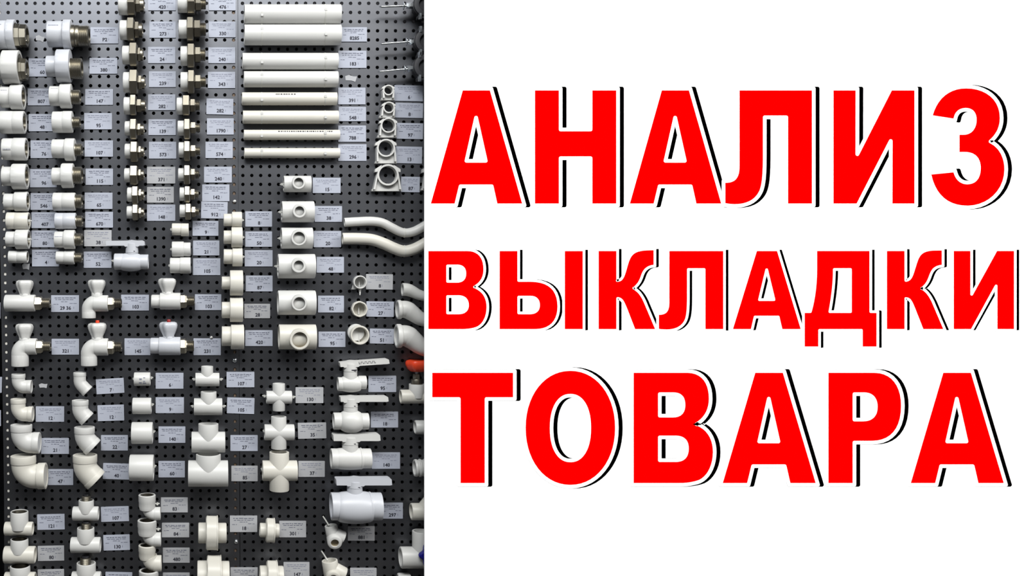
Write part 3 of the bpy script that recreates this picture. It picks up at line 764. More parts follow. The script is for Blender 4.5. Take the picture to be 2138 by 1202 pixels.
EL = [(24, 53, 780, 66, 793, 821), (22, 54, 832, 69, 848, 880), (22, 67, 886, 83, 902, 946), (23, 76, 950, 96, 967, 1021)]
for i, (vx0, vx1, yt, xr, hy0, hy1) in enumerate(EL):
    r = (vx1 - vx0) / 2; vx = (vx0 + vx1) / 2; hy = (hy0 + hy1) / 2; d = r + 3
    T = Thing('elbow_fitting', (vx0 + xr) / 2, (yt + hy1) / 2, d, f'white right-angle elbow, {("smallest, topmost", "second smallest", "second largest", "largest, lowest")[i]} of four at the lower left', 'pipe fitting', 'right-angle elbows at lower left')
    b = T.part('body', M['warm' if i in (1, 3) else 'plastic'])
    R = min(hy - yt - 3, xr - vx - 3, r * .95); rr = r * .95
    pts = [(vx, yt + 1.5, d)] + arc_pts(vx + R, hy - R, R, PI, PI / 2, d, 12) + [(xr - 1.5, hy, d)]
    sweep(T, b, pts, rr, 36)
    cl = r * .62
    c = T.part('socket', M['warm' if i in (1, 3) else 'plastic']); barrel(T, c, (vx, yt, d), (vx, yt + cl, d), r, True, False, depth=cl * .8, wall=.2)
    c = T.part('socket', M['warm' if i in (1, 3) else 'plastic']); barrel(T, c, (xr, hy, d), (xr - cl, hy, d), (hy1 - hy0) / 2, True, False, depth=cl * .8, wall=.2)
    T.finish(-.03 if i == 3 else 0)
scrap(81, 800, 99, 810, 'small blank white sticker right of the smallest elbow')
for i, (t, pr) in enumerate((((75, 848, 134, 880), '12'), ((86, 914, 144, 947), '21'), ((97, 979, 153, 1012), '47'))):
    price_tag(*t, f'right of the {("second smallest", "second largest", "largest")[i]} right-angle elbow', pr)

E45 = [(153, 180, 777, 183.5, 817), (150, 185, 835, 183, 875), (155, 198, 891, 195, 934), (152, 203, 949, 201, 1003)]
for i, (vx0, vx1, yt, ex, ey) in enumerate(E45):
    r = (vx1 - vx0) / 2; vx = (vx0 + vx1) / 2; d = r + 3
    T = Thing('angled_elbow', vx + 8, (yt + ey) / 2, d, f'white 45 degree elbow, {("smallest, topmost", "second smallest", "second largest", "largest, lowest")[i]} of four', 'pipe fitting', 'forty-five degree elbows')
    mm = M['warm' if i == 3 else 'plastic']
    b = T.part('body', mm)
    # bend point on the vertical axis
    k = ex - vx; by = ey - k
    sweep(T, b, [(vx, yt + 1.5, d), (vx, by - r * .38, d), (vx + r * .03, by - r * .2, d), (vx + r * .12, by + r * .02, d), (vx + r * .26, by + r * .24, d), (ex - 1, ey - 1, d)], r * .96, 36)
    c = T.part('socket', mm); cl = r * .6; barrel(T, c, (vx, yt, d), (vx, yt + cl, d), r, True, False, depth=cl * .8, wall=.2)
    c = T.part('socket', mm); q = cl * .5; barrel(T, c, (ex, ey, d), (ex - q, ey - q, d), r * .99, True, False, depth=cl * .6, wall=.2)
    T.finish()
for i, (t, pr, ro) in enumerate((((201, 790, 259, 821), '7', -.06), ((204, 845, 259, 878), '12', -.03), ((211, 908, 267, 940), '22', 0), ((215, 967, 271, 1000), '40', .03))):
    price_tag(*t, f'right of the {("smallest", "second smallest", "second largest", "largest")[i]} 45 degree elbow', pr, rot=ro)

CO = [(280, 314, 777, 805), (277, 316, 830, 864), (275, 319, 881, 926), (271, 321, 949, 1003)]
for i, (x0, x1, y0, y1) in enumerate(CO):
    r = (y1 - y0) / 2; cy = (y0 + y1) / 2; d = r + 2.5
    T = Thing('plain_coupling', (x0 + x1) / 2, cy, d, f'plain white cylindrical coupling, {("smallest, with small grey mark", "second smallest", "second largest", "largest")[i]} of four', 'pipe fitting', 'plain couplings')
    b = T.part('body', M['plastic']); barrel(T, b, (x0, cy, d), (x1, cy, d), r, ch=1.5, wall=.2)
    cable_tie(T, x1 - 2, cy - 2, d - 4, 6)
    if i < 1: cable_tie(T, x0 + 2, cy, d - 4, -5)
    if i == 0:
        k = T.part('printed_mark', M['ink_soft'])
        for (a, c, w, h) in ((292, 788, 5, 3), (291, 796, 6, 3), (300, 786, 4, 9), (299, 797, 7, 2.5)):
            vv = []
            for (u, v) in ((a, c), (a + w, c), (a + w, c + h), (a, c + h)):
                vv.append(k['bm'].verts.new(T.loc((u, v, d + math.sqrt(max(r * r - (v - cy) ** 2, 1)) + .35))))
            k['bm'].faces.new(vv)
    T.finish()
for i, (t, pr) in enumerate((((325, 778, 383, 811), '6'), ((325, 829, 384, 862), '9'), ((331, 890, 387, 924), '140'), ((331, 962, 386, 996), '60'))):
    price_tag(*t, f'right of the {("smallest", "second smallest", "second largest", "largest")[i]} plain coupling', pr)

TE = [(408, 458, 778, 806, 420, 445, 764), (405, 464, 831, 866, 419, 452, 817), (400, 470, 901, 944, 414, 456, 884), (393, 476, 961, 1015, 409, 461, 947)]
for i, (x0, x1, y0, y1, bx0, bx1, bt) in enumerate(TE):
    r = (y1 - y0) / 2; cy = (y0 + y1) / 2; d = r + 2.5; bc = (bx0 + bx1) / 2; br = (bx1 - bx0) / 2
    T = Thing('tee_fitting', (x0 + x1) / 2, cy, d, f'white equal tee with branch pointing up, {("smallest, topmost", "second smallest", "second largest", "largest, lowest")[i]} of four', 'pipe fitting', 'equal tees')
    b = T.part('run', M['plastic']); barrel(T, b, (x0, cy, d), (x1, cy, d), r, ch=1)
    c = T.part('branch', M['plastic']); barrel(T, c, (bc, bt, d), (bc, cy, d), br, True, False, depth=cy - bt - r * .9 + 3, wall=.14)
    if i < 2:
        cable_tie(T, x0 + 2, cy, d - 4, -8); cable_tie(T, x1 - 2, cy, d - 4, 9)
    T.finish()
for i, (t, pr) in enumerate((((473, 776, 531, 808), '107'), ((474, 830, 531, 863), '105'), ((481, 908, 538, 941), '27'), ((483, 972, 538, 1004), '85'))):
    price_tag(*t, f'right of the {("smallest", "second smallest", "second largest", "largest")[i]} equal tee', pr, rot=.03 if i == 1 else 0, m='paper_grey' if i == 3 else 'paper')

CR = [(583, 829, 556, 609, 13.5, 800, 857, 13), (583, 902, 552, 614, 16.5, 869, 936, 16), (584, 982, 548, 620, 21, 943, 1023, 20.5)]
for i, (cx, cy, x0, x1, r, y0, y1, rv) in enumerate(CR):
    d = r + 2.5
    T = Thing('cross_fitting', cx, cy, d, f'white four-way cross fitting, {("smallest, topmost", "middle-sized", "largest, lowest")[i]} of three', 'pipe fitting', 'four-way crosses')
    mm = M['warm' if i == 2 else 'plastic']
    b = T.part('horizontal_run', mm); barrel(T, b, (x0, cy, d), (x1, cy, d), r, depth=8)
    c = T.part('vertical_run', mm); barrel(T, c, (cx - 1, y0, d), (cx - 1, y1, d), rv, depth=8)
    cable_tie(T, x0 + 2, cy - 2, d - 3, -9 if i == 0 else -4)
    if i == 0: cable_tie(T, x1 - 2, cy, d - 3, 10)
    T.finish()
for i, (t, pr) in enumerate((((617, 808, 675, 841), '130'), ((622, 882, 681, 915), '35'), ((623, 962, 678, 995), '37'))):
    price_tag(*t, f'right of the {("smallest", "middle-sized", "largest")[i]} cross fitting', pr, rot=-.02 if i == 1 else 0, m='paper_grey')

# ---------------------------------------------------------------- threaded tees
ST = [(10, 69, 1089, 1117, 22, 59, 1067, 1104), (9, 74, 1140, 1175, 22, 59, 1124, 1154), (10, 74, 1194, 1228, 21, 63, 1180, 1210)]
for i, (x0, x1, y0, y1, bx0, bx1, bt, bb) in enumerate(ST):
    r = (y1 - y0) / 2; cy = (y0 + y1) / 2; bc = (bx0 + bx1) / 2; br = (bx1 - bx0) / 2; d = br + 2.5
    T = Thing('female_threaded_tee', (x0 + x1) / 2, cy, d, f'white tee with dark open branch, {("topmost", "middle", "lowest")[i]} of three at the bottom left', 'pipe fitting', 'tees with female thread at bottom left')
    b = T.part('run', M['warm']); barrel(T, b, (x0, cy, d), (x1, cy, d), r, depth=9, ch=2)
    c = T.part('branch', M['plastic']); barrel(T, c, (bc, bt, d), (bc, bb, d), br, True, False, depth=14, wall=.13, ch=1.6)
    q = T.part('metal_thread_insert', M['nickel_dark']); lathe(T, q, (bc, bt + 1.2, d), (bc, bb, d), [(12, 0), (12, br * .62), (1, br * .70), (0, br * .76), (0, br * .9), (4, br * .9)], 36)
    T.finish()
for i, t in enumerate(((78, 1073, 135, 1105), (79, 1139, 134, 1170), (79, 1188, 134, 1222))):
    price_tag(*t, f'right of the {("topmost", "middle", "lowest")[i]} tee with dark open branch', ('121', '80', '')[i], rot=-.02, m='paper_grey' if i else 'paper')

MT = [(152, 206, 1057, 1086, 164, 196, 1043, 1070, 170, 190, 1034), (148, 210, 1121, 1153, 161, 197, 1101, 1132, 170, 190, 1091), (150, 211, 1193, 1228, 160, 200, 1174, 1205, 167, 190, 1163)]
for i, (x0, x1, y0, y1, bx0, bx1, bt, bb, mx0, mx1, mt) in enumerate(MT):
    r = (y1 - y0) / 2; cy = (y0 + y1) / 2; bc = (bx0 + bx1) / 2; br = (bx1 - bx0) / 2; d = br + 2.5
    T = Thing('male_threaded_tee', (x0 + x1) / 2, cy, d, f'white tee with metal thread rising from the branch, {("topmost", "middle", "lowest, cut by the frame")[i]} of three', 'pipe fitting', 'tees with male thread at the bottom')
    b = T.part('run', M['plastic']); barrel(T, b, (x0, cy, d), (x1, cy, d), r, depth=9, ch=2)
    c = T.part('branch', M['plastic']); barrel(T, c, (bc, bt, d), (bc, bb, d), br, True, False, depth=6, wall=.15, ch=1.6)
    q = T.part('metal_thread', M['nickel'], 50); mr = (mx1 - mx0) / 2; mc = (mx0 + mx1) / 2
    lathe(T, q, (mc, bt + 7, d), (mc, mt, d), thread_prof(bt + 7 - mt, mr, bore=.76), 28)
    k = T.part('black_plug', M['black'], parent='metal_thread'); barrel(T, k, (mc, mt + 4, d), (mc, mt - 3, d), mr * .72, False, False, seg=20)
    T.finish()
for i, t in enumerate(((211, 1057, 269, 1088), (216, 1116, 271, 1148), (220, 1194, 276, 1226))):
    price_tag(*t, f'right of the {("topmost", "middle", "lowest")[i]} tee with metal thread', ('107', '130', '')[i], rot=-.03 if i < 2 else .02)

TEL = [(289, 325, 1032, 1067, 296, 335, 1058, 1085), (287, 327, 1085, 1120, 295, 336, 1111, 1140), (289, 325, 1137, 1170, 295, 337, 1159, 1192), (290, 331, 1190, 1225, 296, 338, 1216, 1246)]
for i, (hx0, hx1, hy0, hy1, ex0, ex1, ey0, ey1) in enumerate(TEL):
    hr = (hx1 - hx0) / 2; hc = (hx0 + hx1) / 2; er = (ey1 - ey0) / 2; ec = (ey0 + ey1) / 2; d = hr + 2.5
    T = Thing('threaded_elbow', (hx0 + ex1) / 2, (hy0 + ey1) / 2, d, f'white elbow with dark open threaded head, {rank(i, 4)} of four near the bottom', 'pipe fitting', 'threaded elbows near the bottom')
    mm = M['warm' if i == 2 else 'plastic']
    b = T.part('body', mm)
    R = er * .8; vx = ex0 + er + 1
    sweep(T, b, [(vx, hy1 - 6, d)] + arc_pts(vx + R, ec - R, R, PI, PI / 2, d, 10) + [(ex1 - 4, ec, d)], er * .98, 32)
    barrel(T, b, (ex1 - er, ec, d), (ex1, ec, d), er, False, True)
    c = T.part('threaded_head', mm); Lh = hy1 - hy0 - 4
    lathe(T, c, (hc, hy0, d), (hc, hy1, d), [(14, 0), (14, hr * .76), (.8, hr * .78), (0, hr * .82), (0, hr - 1.2), (1.2, hr), (Lh * .45, hr), (Lh * .5, hr * .96), (Lh * .8, hr * .95), (Lh, hr * .86), (Lh + 3, hr * .6), (Lh + 3, 0)], 36, (14, .012, 2, Lh))
    q = T.part('metal_thread_insert', M['nickel_dark']); lathe(T, q, (hc, hy0 + 1, d), (hc, hy1, d), [(11, 0), (11, hr * .55), (1, hr * .60), (0, hr * .66), (0, hr * .8), (4, hr * .8)], 36)
    if i < 2: cable_tie(T, hx1 - 2, hy0 + 19, d - 2, 9, 2)
    T.finish()
for i, t in enumerate(((336, 1038, 392, 1069), (338, 1091, 395, 1121), (340, 1143, 396, 1174), (340, 1195, 396, 1228))):
    price_tag(*t, f'right of the {rank(i, 4)} dark-headed elbow near the bottom', ('83', '84', '480', '')[i], m='paper_grey')

# ---------------------------------------------------------------- unions
UN = [(414, 430, 455, 473, 1091, 1133, 1078, 1147, 'two-part union with big ring, upper one of the left pair'), (412, 432, 462, 479, 1171, 1235, 1160, 1245, 'union with big ring cut by the frame, lower one of the left pair'),
      (542, 555, 573, 583, 1092, 1121, 1081, 1130, 'small union with slim ring, upper one of the right pair'), (542, 557, 579, 592, 1181, 1226, 1171, 1236, 'union with slim ring cut by the frame, lower one of the right pair')]
for i, (x0, xa, xb, x1, y0, y1, r0, r1, lb) in enumerate(UN):
    r = (y1 - y0) / 2; cy = (y0 + y1) / 2; rr = (r1 - r0) / 2; d = rr + 2.5
    T = Thing('union_coupling', (x0 + x1) / 2, cy, d, 'white plastic ' + lb, 'pipe fitting', 'plastic unions at the bottom')
    b = T.part('left_socket', M['warm']); barrel(T, b, (x0, cy, d), (xa + 3, cy, d), r, True, False, ch=2)
    c = T.part('right_socket', M['warm']); barrel(T, c, (xb - 3, cy, d), (x1, cy, d), r * .97, False, True, ch=2)
    q = T.part('ring_nut', M['warm'], 30); L = xb - xa
    lathe(T, q, (xa, cy, d), (xb, cy, d), [(0, 0), (0, rr - 2.5), (2, rr), (L - 2.5, rr), (L - 2, rr + .8), (L, rr + .8), (L, 0)], 48, (8, .035, 1, L - 3))
    T.finish(.03 if i == 2 else 0)
for t, pr, wh in (((480, 1076, 537, 1110), '18', 'right of the upper big-ring union'), ((481, 1184, 538, 1218), '', 'right of the lower big-ring union'),
                  ((583, 1087, 639, 1121), '301', 'right of the upper slim-ring union'), ((592, 1173, 646, 1206), '147', 'right of the lower slim-ring union')):
    price_tag(*t, wh, pr, m='paper_grey')

# ---------------------------------------------------------------- corner elbows with opening facing out
for i, (ox, oy) in enumerate(((0, 0), (-3, 73))):
    r = 13.5; d = 16.5; e = 0 if i == 0 else 4
    T = Thing('corner_elbow', 697 + ox, 1115 + oy, d, f'white three-way corner elbow hanging askew on a tie, {("upper", "lower, cut by the frame")[i]} of two', 'pipe fitting', 'corner elbows on ties')
    b = T.part('body', M['plastic' if i == 0 else 'warm'])
    barrel(T, b, (691 + ox, 1096 + oy, d), (696 + ox, 1124 + oy + e, d), r + e * .8, True, False, ch=1.5)
    c = T.part('side_socket', M['plastic' if i == 0 else 'warm']); barrel(T, c, (696 + ox, 1112 + oy, d), (718 + ox + e, 1122 + oy + e, d), r * .95 + e * .5, False, True, ch=1.5)
    f = T.part('front_socket', M['plastic' if i == 0 else 'warm'])
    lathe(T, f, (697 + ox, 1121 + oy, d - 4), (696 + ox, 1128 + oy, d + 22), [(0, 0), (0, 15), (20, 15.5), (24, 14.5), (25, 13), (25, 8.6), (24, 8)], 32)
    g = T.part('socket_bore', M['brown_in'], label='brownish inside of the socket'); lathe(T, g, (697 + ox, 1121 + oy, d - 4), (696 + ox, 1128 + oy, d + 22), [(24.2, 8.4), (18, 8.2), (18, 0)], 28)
    t = T.part('cable_tie', M['tie']); sweep(T, t, [(676 + ox, 1081 + oy, 2.5), (681 + ox, 1088 + oy, 6), (687 + ox, 1097 + oy, d)], 1.6, 8)
    T.finish()
price_tag(726, 1098, 782, 1128, 'right of the upper corner elbow', '881', m='paper_grey')
price_tag(731, 1185, 786, 1218, 'right of the lower corner elbow', '', m='paper_grey')

# ---------------------------------------------------------------- fittings cut by the sign edge
d = 22
T = Thing('gate_valve', 870, 820, d, 'white gate valve with red handwheel at the edge of the sign', 'valve', 'valves at the sign edge')
b = T.part('body', M['warm']); barrel(T, b, (836, 827.5, d), (906, 827.5, d), 14.5, depth=9)
c = T.part('branch', M['plastic']); barrel(T, c, (870.5, 801, d), (870.5, 830, d), 16.5, True, False, depth=6, wall=.12)
q = T.part('metal_bonnet', M['nickel'], 30); barrel(T, q, (870, 806, d), (870, 791, d), 12, False, False, seg=12); barrel(T, q, (870, 793, d), (870, 780, d), 8, False, False, seg=6)
s = T.part('spindle', M['zinc']); barrel(T, s, (871, 784, d), (871, 770, d), 4, False, False, seg=16)
h = T.part('handwheel', M['red'], label='red plastic handwheel')
lathe(T, h, (872, 775, d), (872, 750, d), [(0, 0), (0, 14), (5, 20), (13, 24), (18, 24.5), (22, 23), (24, 18), (22, 8), (22, 0)], 48, (6, .05)); T.finish()
T = Thing('coupling_end', 890, 892, 17, 'white cylindrical fitting peeking out beside the sign, right of the second ball valve', 'pipe fitting', 'fittings half hidden by the sign')
b = T.part('body', M['plastic']); barrel(T, b, (866, 891.5, 17), (915, 891.5, 17), 14.5, ch=2.5); T.finish()
T = Thing('coupling_end', 890, 977, 21, 'white grooved fitting peeking out beside the sign, right of the third ball valve', 'pipe fitting', 'fittings half hidden by the sign')
b = T.part('body', M['plastic'])
lathe(T, b, (865, 976.5, 21), (915, 976.5, 21), [(9, 0), (9, 13), (0, 14), (0, 17), (2, 18), (5, 18), (6, 16.5), (9, 16.5), (10, 18.5), (13, 18.5), (14, 17), (20, 17), (21, 19), (49, 19), (49, 0)], 36); T.finish()
T = Thing('angled_tee', 880, 1066, 21, 'white tee with slanted branch beside the sign, level with the biggest ball valve', 'pipe fitting', 'fittings half hidden by the sign')
b = T.part('run', M['warm']); barrel(T, b, (858, 1067.5, 21), (925, 1067.5, 21), 17.5, ch=1.5)
c = T.part('branch', M['warm']); barrel(T, c, (880, 1070, 21), (908, 1036, 21), 16, False, True); T.finish()
T = Thing('stop_valve', 878, 1150, 26, 'white cross-shaped valve with dark blue handle at the lower sign edge', 'valve', 'valves at the sign edge')
b = T.part('run', M['plastic']); barrel(T, b, (836, 1163.5, 25), (920, 1163.5, 25), 22, depth=9, ch=2)
c = T.part('vertical_run', M['plastic']); barrel(T, c, (880, 1108, 25), (880, 1176, 25), 19, True, False, ch=1.5)
h = T.part('handle', M['blue'], label='dark blue handle'); lathe(T, h, (892, 1150, 42), (892, 1150, 62), [(0, 0), (0, 10), (4, 18), (8, 22), (14, 22), (17, 19), (18, 0)], 48, (6, .14)); T.finish()
T = Thing('coupling_end', 842, 1206, 18, 'top of a white fitting at the bottom edge beside the sign', 'pipe fitting', 'fittings half hidden by the sign')
b = T.part('body', M['plastic']); barrel(T, b, (830, 1211, 18), (857, 1211, 18), 15, ch=3); T.finish()

# tags of the neighbouring board
price_tag(-52, 631, 1, 665, 'cut by the left frame edge, level with the upper radiator valves')
price_tag(-52, 786, 4, 819, 'cut by the left frame edge, level with the smallest elbow', rot=.02)
price_tag(-54, 856, 2, 889, 'cut by the left frame edge, level with the second elbow')
# screw heads
for i, (x, y, lb) in enumerate(((490, 752, 'round silver screw head on the seam above the equal tees'), (493, 1131, 'round silver screw head on the seam beside the big-ring union'))):
    T = Thing('screw_head', x, y, 1.5, lb, 'screw', 'screws on the board seam')
    p = T.part('head', M['zinc']); lathe(T, p, (x, y, .9), (x, y, 6), [(0, 0), (0, 4.5), (1, 4.8), (2.5, 4), (3.6, 2.2), (4, 0)], 20); T.finish()
T = Thing('tie_end', 490, 420, 3, 'white clipped nylon nub on the seam below the fourth column tags', 'tie'  , 'loose nylon nubs')
p = T.part('nub', M['plastic']); lathe(T, p, (487, 421, 3), (493, 419, 4), [(0, 0), (0, 2), (3, 3.2), (6, 2), (6.3, 0)], 12); T.finish()
T = Thing('tie_end', 441, 704, 3, 'white nylon nub above the tag of the right lower radiator valve', 'tie', 'loose nylon nubs')
p = T.part('nub', M['plastic']); lathe(T, p, (439, 705, 3), (444, 703, 4), [(0, 0), (0, 2), (3, 2.8), (5, 2), (5.3, 0)], 12); T.finish()

# ================================================================ the big sign
def bez(p0, p1, p2, p3, n=10):
    return [tuple((1 - t) ** 3 * p0[c] + 3 * (1 - t) ** 2 * t * p1[c] + 3 * (1 - t) * t * t * p2[c] + t ** 3 * p3[c] for c in (0, 1)) for t in [k / n for k in range(1, n + 1)]]
def path(s):
    """'x,y x,y C x,y x,y x,y ...' -> polyline"""
    tok = s.split(); out = []; i = 0
    pt = lambda t: tuple(float(v) for v in t.split(','))
    while i < len(tok):
        if tok[i] == 'C':
            out += bez(out[-1], pt(tok[i + 1]), pt(tok[i + 2]), pt(tok[i + 3])); i += 4
        else: out.append(pt(tok[i])); i += 1
    res = []
    for p in out:
        if not res or math.dist(p, res[-1]) > .8: res.append(p)
    if math.dist(res[0], res[-1]) < .8: res.pop()
    return res
def ell(cx, cy, rx, ry, e=1.0, n=56):
    return [(cx + rx * math.copysign(abs(math.cos(a)) ** e, math.cos(a)), cy + ry * math.copysign(abs(math.sin(a)) ** e, math.sin(a))) for a in [2 * PI * k / n for k in range(n)]]

A1 = ['345,115 572,115 842,1061 634,1061 599,902 315,902 277,1061 78,1061', '456.5,287 556,719 357,719']
A3 = ['1188,116 1427,116 1711,1069 1492,1069 1455,908 1157,908 1118,1069 907,1069', '1305,282 1408,725 1203,725']
s1, s2a, s2b, s2c, s3 = 4.007, 5.01, 4.859, 4.293, 4.145
# (letter name, row, origin x, origin y, zoom, dx, contours)
GL = [
 ('A', 1, 880, 160, s1, 0, A1),
 ('En', 1, 880, 160, s1, 0, ['949,115 1149,115 1149,457 1429,457 1429,115 1629,115 1629,1061 1429,1061 1429,667 1149,667 1149,1061 949,1061']),
 ('A', 1, 1300, 160, s1, -18, A1),
 ('El', 1, 1300, 160, s1, 0, ['977,115 1583,115 1583,1061 1383,1061 1383,325 1173,325 1173,640 C 1173,800 1168,890 1145,950 C 1120,1010 1060,1066 940,1066 C 910,1066 880,1062 858,1058 858,888 C 930,888 977,860 977,750']),
 ('I', 1, 1700, 160, s1, 0, ['160,115 346,115 346,705 648,115 838,115 838,1061 653,1061 653,481 354,1061 160,1061']),
 ('Ze', 1, 1700, 160, s1, 0, ['990,324 C 1030,180 1130,98 1270,98 C 1430,98 1552,190 1552,345 C 1552,430 1515,495 1445,546 C 1540,578 1590,670 1590,775 C 1590,950 1450,1079 1280,1079 C 1120,1079 1015,990 978,818 1165,800 C 1180,860 1220,900 1280,900 C 1350,900 1392,850 1392,765 C 1392,680 1345,630 1260,630 1214,630 1214,486 1250,486 C 1310,486 1357,440 1357,360 C 1357,300 1325,262 1268,262 C 1215,262 1175,290 1165,351']),
 ('Ve', 2, 880, 500, s2a, 0, ['72,120 480,120 C 590,120 648,190 648,310 C 648,400 610,455 524,497 C 630,530 680,600 680,705 C 680,830 620,905 550,920 C 510,930 470,935 430,935 72,935',
      '259,262 375,262 C 435,262 467,295 467,355 C 467,415 435,450 370,450 259,450', '259,582 385,582 C 455,582 495,620 495,685 C 495,745 455,780 390,780 259,780']),
 ('Yery', 2, 880, 500, s2a, 0, ['817,120 1003,120 1003,441 1140,441 C 1330,441 1422,530 1422,700 C 1422,850 1340,935 1190,935 817,935',
      '1003,588 1140,588 C 1200,588 1238,620 1238,685 C 1238,745 1200,780 1135,780 1003,780', '+1499,120 1686,120 1686,935 1499,935']),
 ('Ka', 2, 1260, 500, s2b, 0, ['-50,116 130,116 130,428 140,428 C 200,428 215,370 240,280 C 275,160 290,108 480,108 508,108 508,256 C 440,262 405,300 385,350 C 365,410 350,450 285,496 C 340,520 375,560 410,640 523,907 320,907 240,700 C 205,620 195,583 130,583 130,907 -50,907']),
 ('El', 2, 1260, 500, s2b, 0, ['667,116 1214,116 1214,907 1033,907 1033,290 847,290 847,580 C 847,720 838,780 822,815 C 800,865 745,911 640,911 C 610,911 580,908 561,905 561,763 C 630,762 667,735 667,640']),
 ('A', 2, 1260, 500, s2b, 0, ['1555,116 1760,116 2000,907 1813,907 1782,772 1526,772 1495,907 1312,907', '1654.5,254 1745,622 1565,622']),
 ('De', 2, 1640, 500, s2c, 0, ['282,102 752,102 752,657 815,657 815,958 691,958 691,801 293,801 293,958 171,958 171,657 230,657 C 260,560 282,420 282,260', '425,256 593,256 593,657 383,657 C 405,540 425,400 425,280']),
 ('Ka', 2, 1640, 500, s2c, 0, ['908,102 1066,102 1066,378 C 1130,378 1140,330 1165,250 C 1200,130 1215,97 1370,97 1400,97 1400,226 C 1330,233 1305,270 1287,320 C 1270,370 1250,410 1200,438 C 1255,462 1280,500 1310,560 1413,801 1234,801 1163,620 C 1130,540 1120,516 1066,516 1066,801 908,801']),
 ('I', 2, 1640, 500, s2c, 0, ['1507,102 1656,102 1656,535 1895,102 2047,102 2047,801 1898,801 1898,370 1662,801 1507,801']),
 ('Te', 3, 880, 750, s3, 0, ['93,116 792,116 792,327 547,327 547,1069 338,1069 338,327 93,327']),
 ('O', 3, 880, 750, s3, 0, [('e', 1288, 592, 387, 493, .96), ('e', 1288.5, 593.5, 178.5, 295.5, .90)]),
 ('Ve', 3, 1290, 750, s3, 0, ['136,116 600,116 C 725,116 787,205 787,340 C 787,440 740,520 646,561 C 770,590 822,690 822,800 C 822,930 760,1030 680,1050 C 640,1060 600,1069 540,1069 136,1069',
      '347,285 480,285 C 545,285 583,320 583,393 C 583,465 545,502 475,502 347,502', '347,659 500,659 C 575,659 613,700 613,770 C 613,850 570,887 500,887 347,887']),
 ('A', 3, 1290, 750, s3, 0, A3),
 ('Er', 3, 1690, 750, s3, 0, ['163,116 560,116 C 710,116 792,230 792,400 C 792,600 700,704 540,704 373,704 373,1069 163,1069', '373,285 470,285 C 550,285 589,335 589,410 C 589,490 545,536 460,536 373,536']),
 ('A', 3, 1690, 750, s3, -31, A3),
]
SD = 84.0      # depth of the sign's face
bmp = bmesh.new()
x0, x1, y0, y1 = 886.4, 2200, -70, 1270
def sign_pt(x, y, lift): return W(x, y, SD) + Vector((0, -lift * 1e-3, 0))
p_ = [sign_pt(x, y, l) for l in (0, -3.5) for x, y in ((x0, y0), (x1, y0), (x1, y1), (x0, y1))]
vv = [bmp.verts.new(p) for p in p_]
for f in ((0, 1, 2, 3), (7, 6, 5, 4), (0, 3, 7, 4), (1, 0, 4, 5), (2, 1, 5, 6), (3, 2, 6, 7)): bmp.faces.new([vv[i] for i in f])
sign = bpy.data.objects.new('sign', None); C.objects.link(sign); sign.location = (1.5, -.09, 0); sign.empty_display_size = .05
tag(sign, 'big white sign with three lines of red Cyrillic capital letters', 'sign')
def under(o, par=sign, at=None):
    o.parent = par; o.matrix_parent_inverse = Matrix.Identity(4)
def shifted(bm):     # express world-built geometry in the sign's own space
    bmesh.ops.translate(bm, verts=bm.verts[:], vec=-sign.location)
shifted(bmp); under(link_mesh('panel', bmp, M['sign_white'], smooth=False))
for xx in (.98, 2.02):
    bm = bmesh.new()
    def bx(a, b, c, d2, e, f): bmesh.ops.create_cube(bm, size=1, matrix=Matrix.Translation(((a + b) / 2, (c + d2) / 2, (e + f) / 2)) @ Matrix.Diagonal((b - a, d2 - c, f - e, 1)))
    bx(xx - .006, xx + .006, -.0800, -.0735, .012, 1.74); bx(xx - .02, xx + .02, -.30, -.0735, 0, .012)
    shifted(bm); under(link_mesh('leg', bm, M['ceiling_metal'], smooth=False))

def area2(l): return sum(l[i][0] * l[(i + 1) % len(l)][1] - l[(i + 1) % len(l)][0] * l[i][1] for i in range(len(l)))
def offset(l, h):
    """push the loop outward (h>0) or inward, mitred"""
    n = len(l); sg = 1 if area2(l) > 0 else -1; out = []
    for i in range(n):
        a, b, c = l[i - 1], l[i], l[(i + 1) % n]
        d1 = (b[0] - a[0], b[1] - a[1]); d2 = (c[0] - b[0], c[1] - b[1]); m1 = math.hypot(*d1); m2 = math.hypot(*d2)
        n1 = (d1[1] / m1 * sg, -d1[0] / m1 * sg); n2 = (d2[1] / m2 * sg, -d2[0] / m2 * sg)
        k = 1 + n1[0] * n2[0] + n1[1] * n2[1]; k = max(k, .12)
        out.append((b[0] + (n1[0] + n2[0]) / k * h, b[1] + (n1[1] + n2[1]) / k * h))
    return out
def clip_y(poly, lo, hi):
    for lim, sg in ((lo, 1), (hi, -1)):
        out = []
        for i in range(len(poly)):
            a, b = poly[i - 1], poly[i]; ia = (a[1] - lim) * sg >= 0; ib = (b[1] - lim) * sg >= 0
            if ia != ib:
                t = (lim - a[1]) / (b[1] - a[1]); out.append((a[0] + (b[0] - a[0]) * t, lim))
            if ib: out.append(b)
        poly = out
        if len(poly) < 3: return []
    return poly
def plate(bm, loops, l0, l1):
    fl = [p for l in loops for p in l]
    tr = tessellate_polygon([[Vector((p[0], -p[1], 0)) for p in l] for l in loops])
    f = [bm.verts.new(sign_pt(p[0], p[1], l1)) for p in fl]
    b = [bm.verts.new(sign_pt(p[0], p[1], l0)) for p in fl]
    for t in tr:
        try: bm.faces.new([f[i] for i in t])
        except ValueError: pass
    o = 0
    for l in loops:
        n = len(l)
        for i in range(n):
            j = (i + 1) % n
            bm.faces.new((f[o + i], f[o + j], b[o + j], b[o + i]))
        o += n
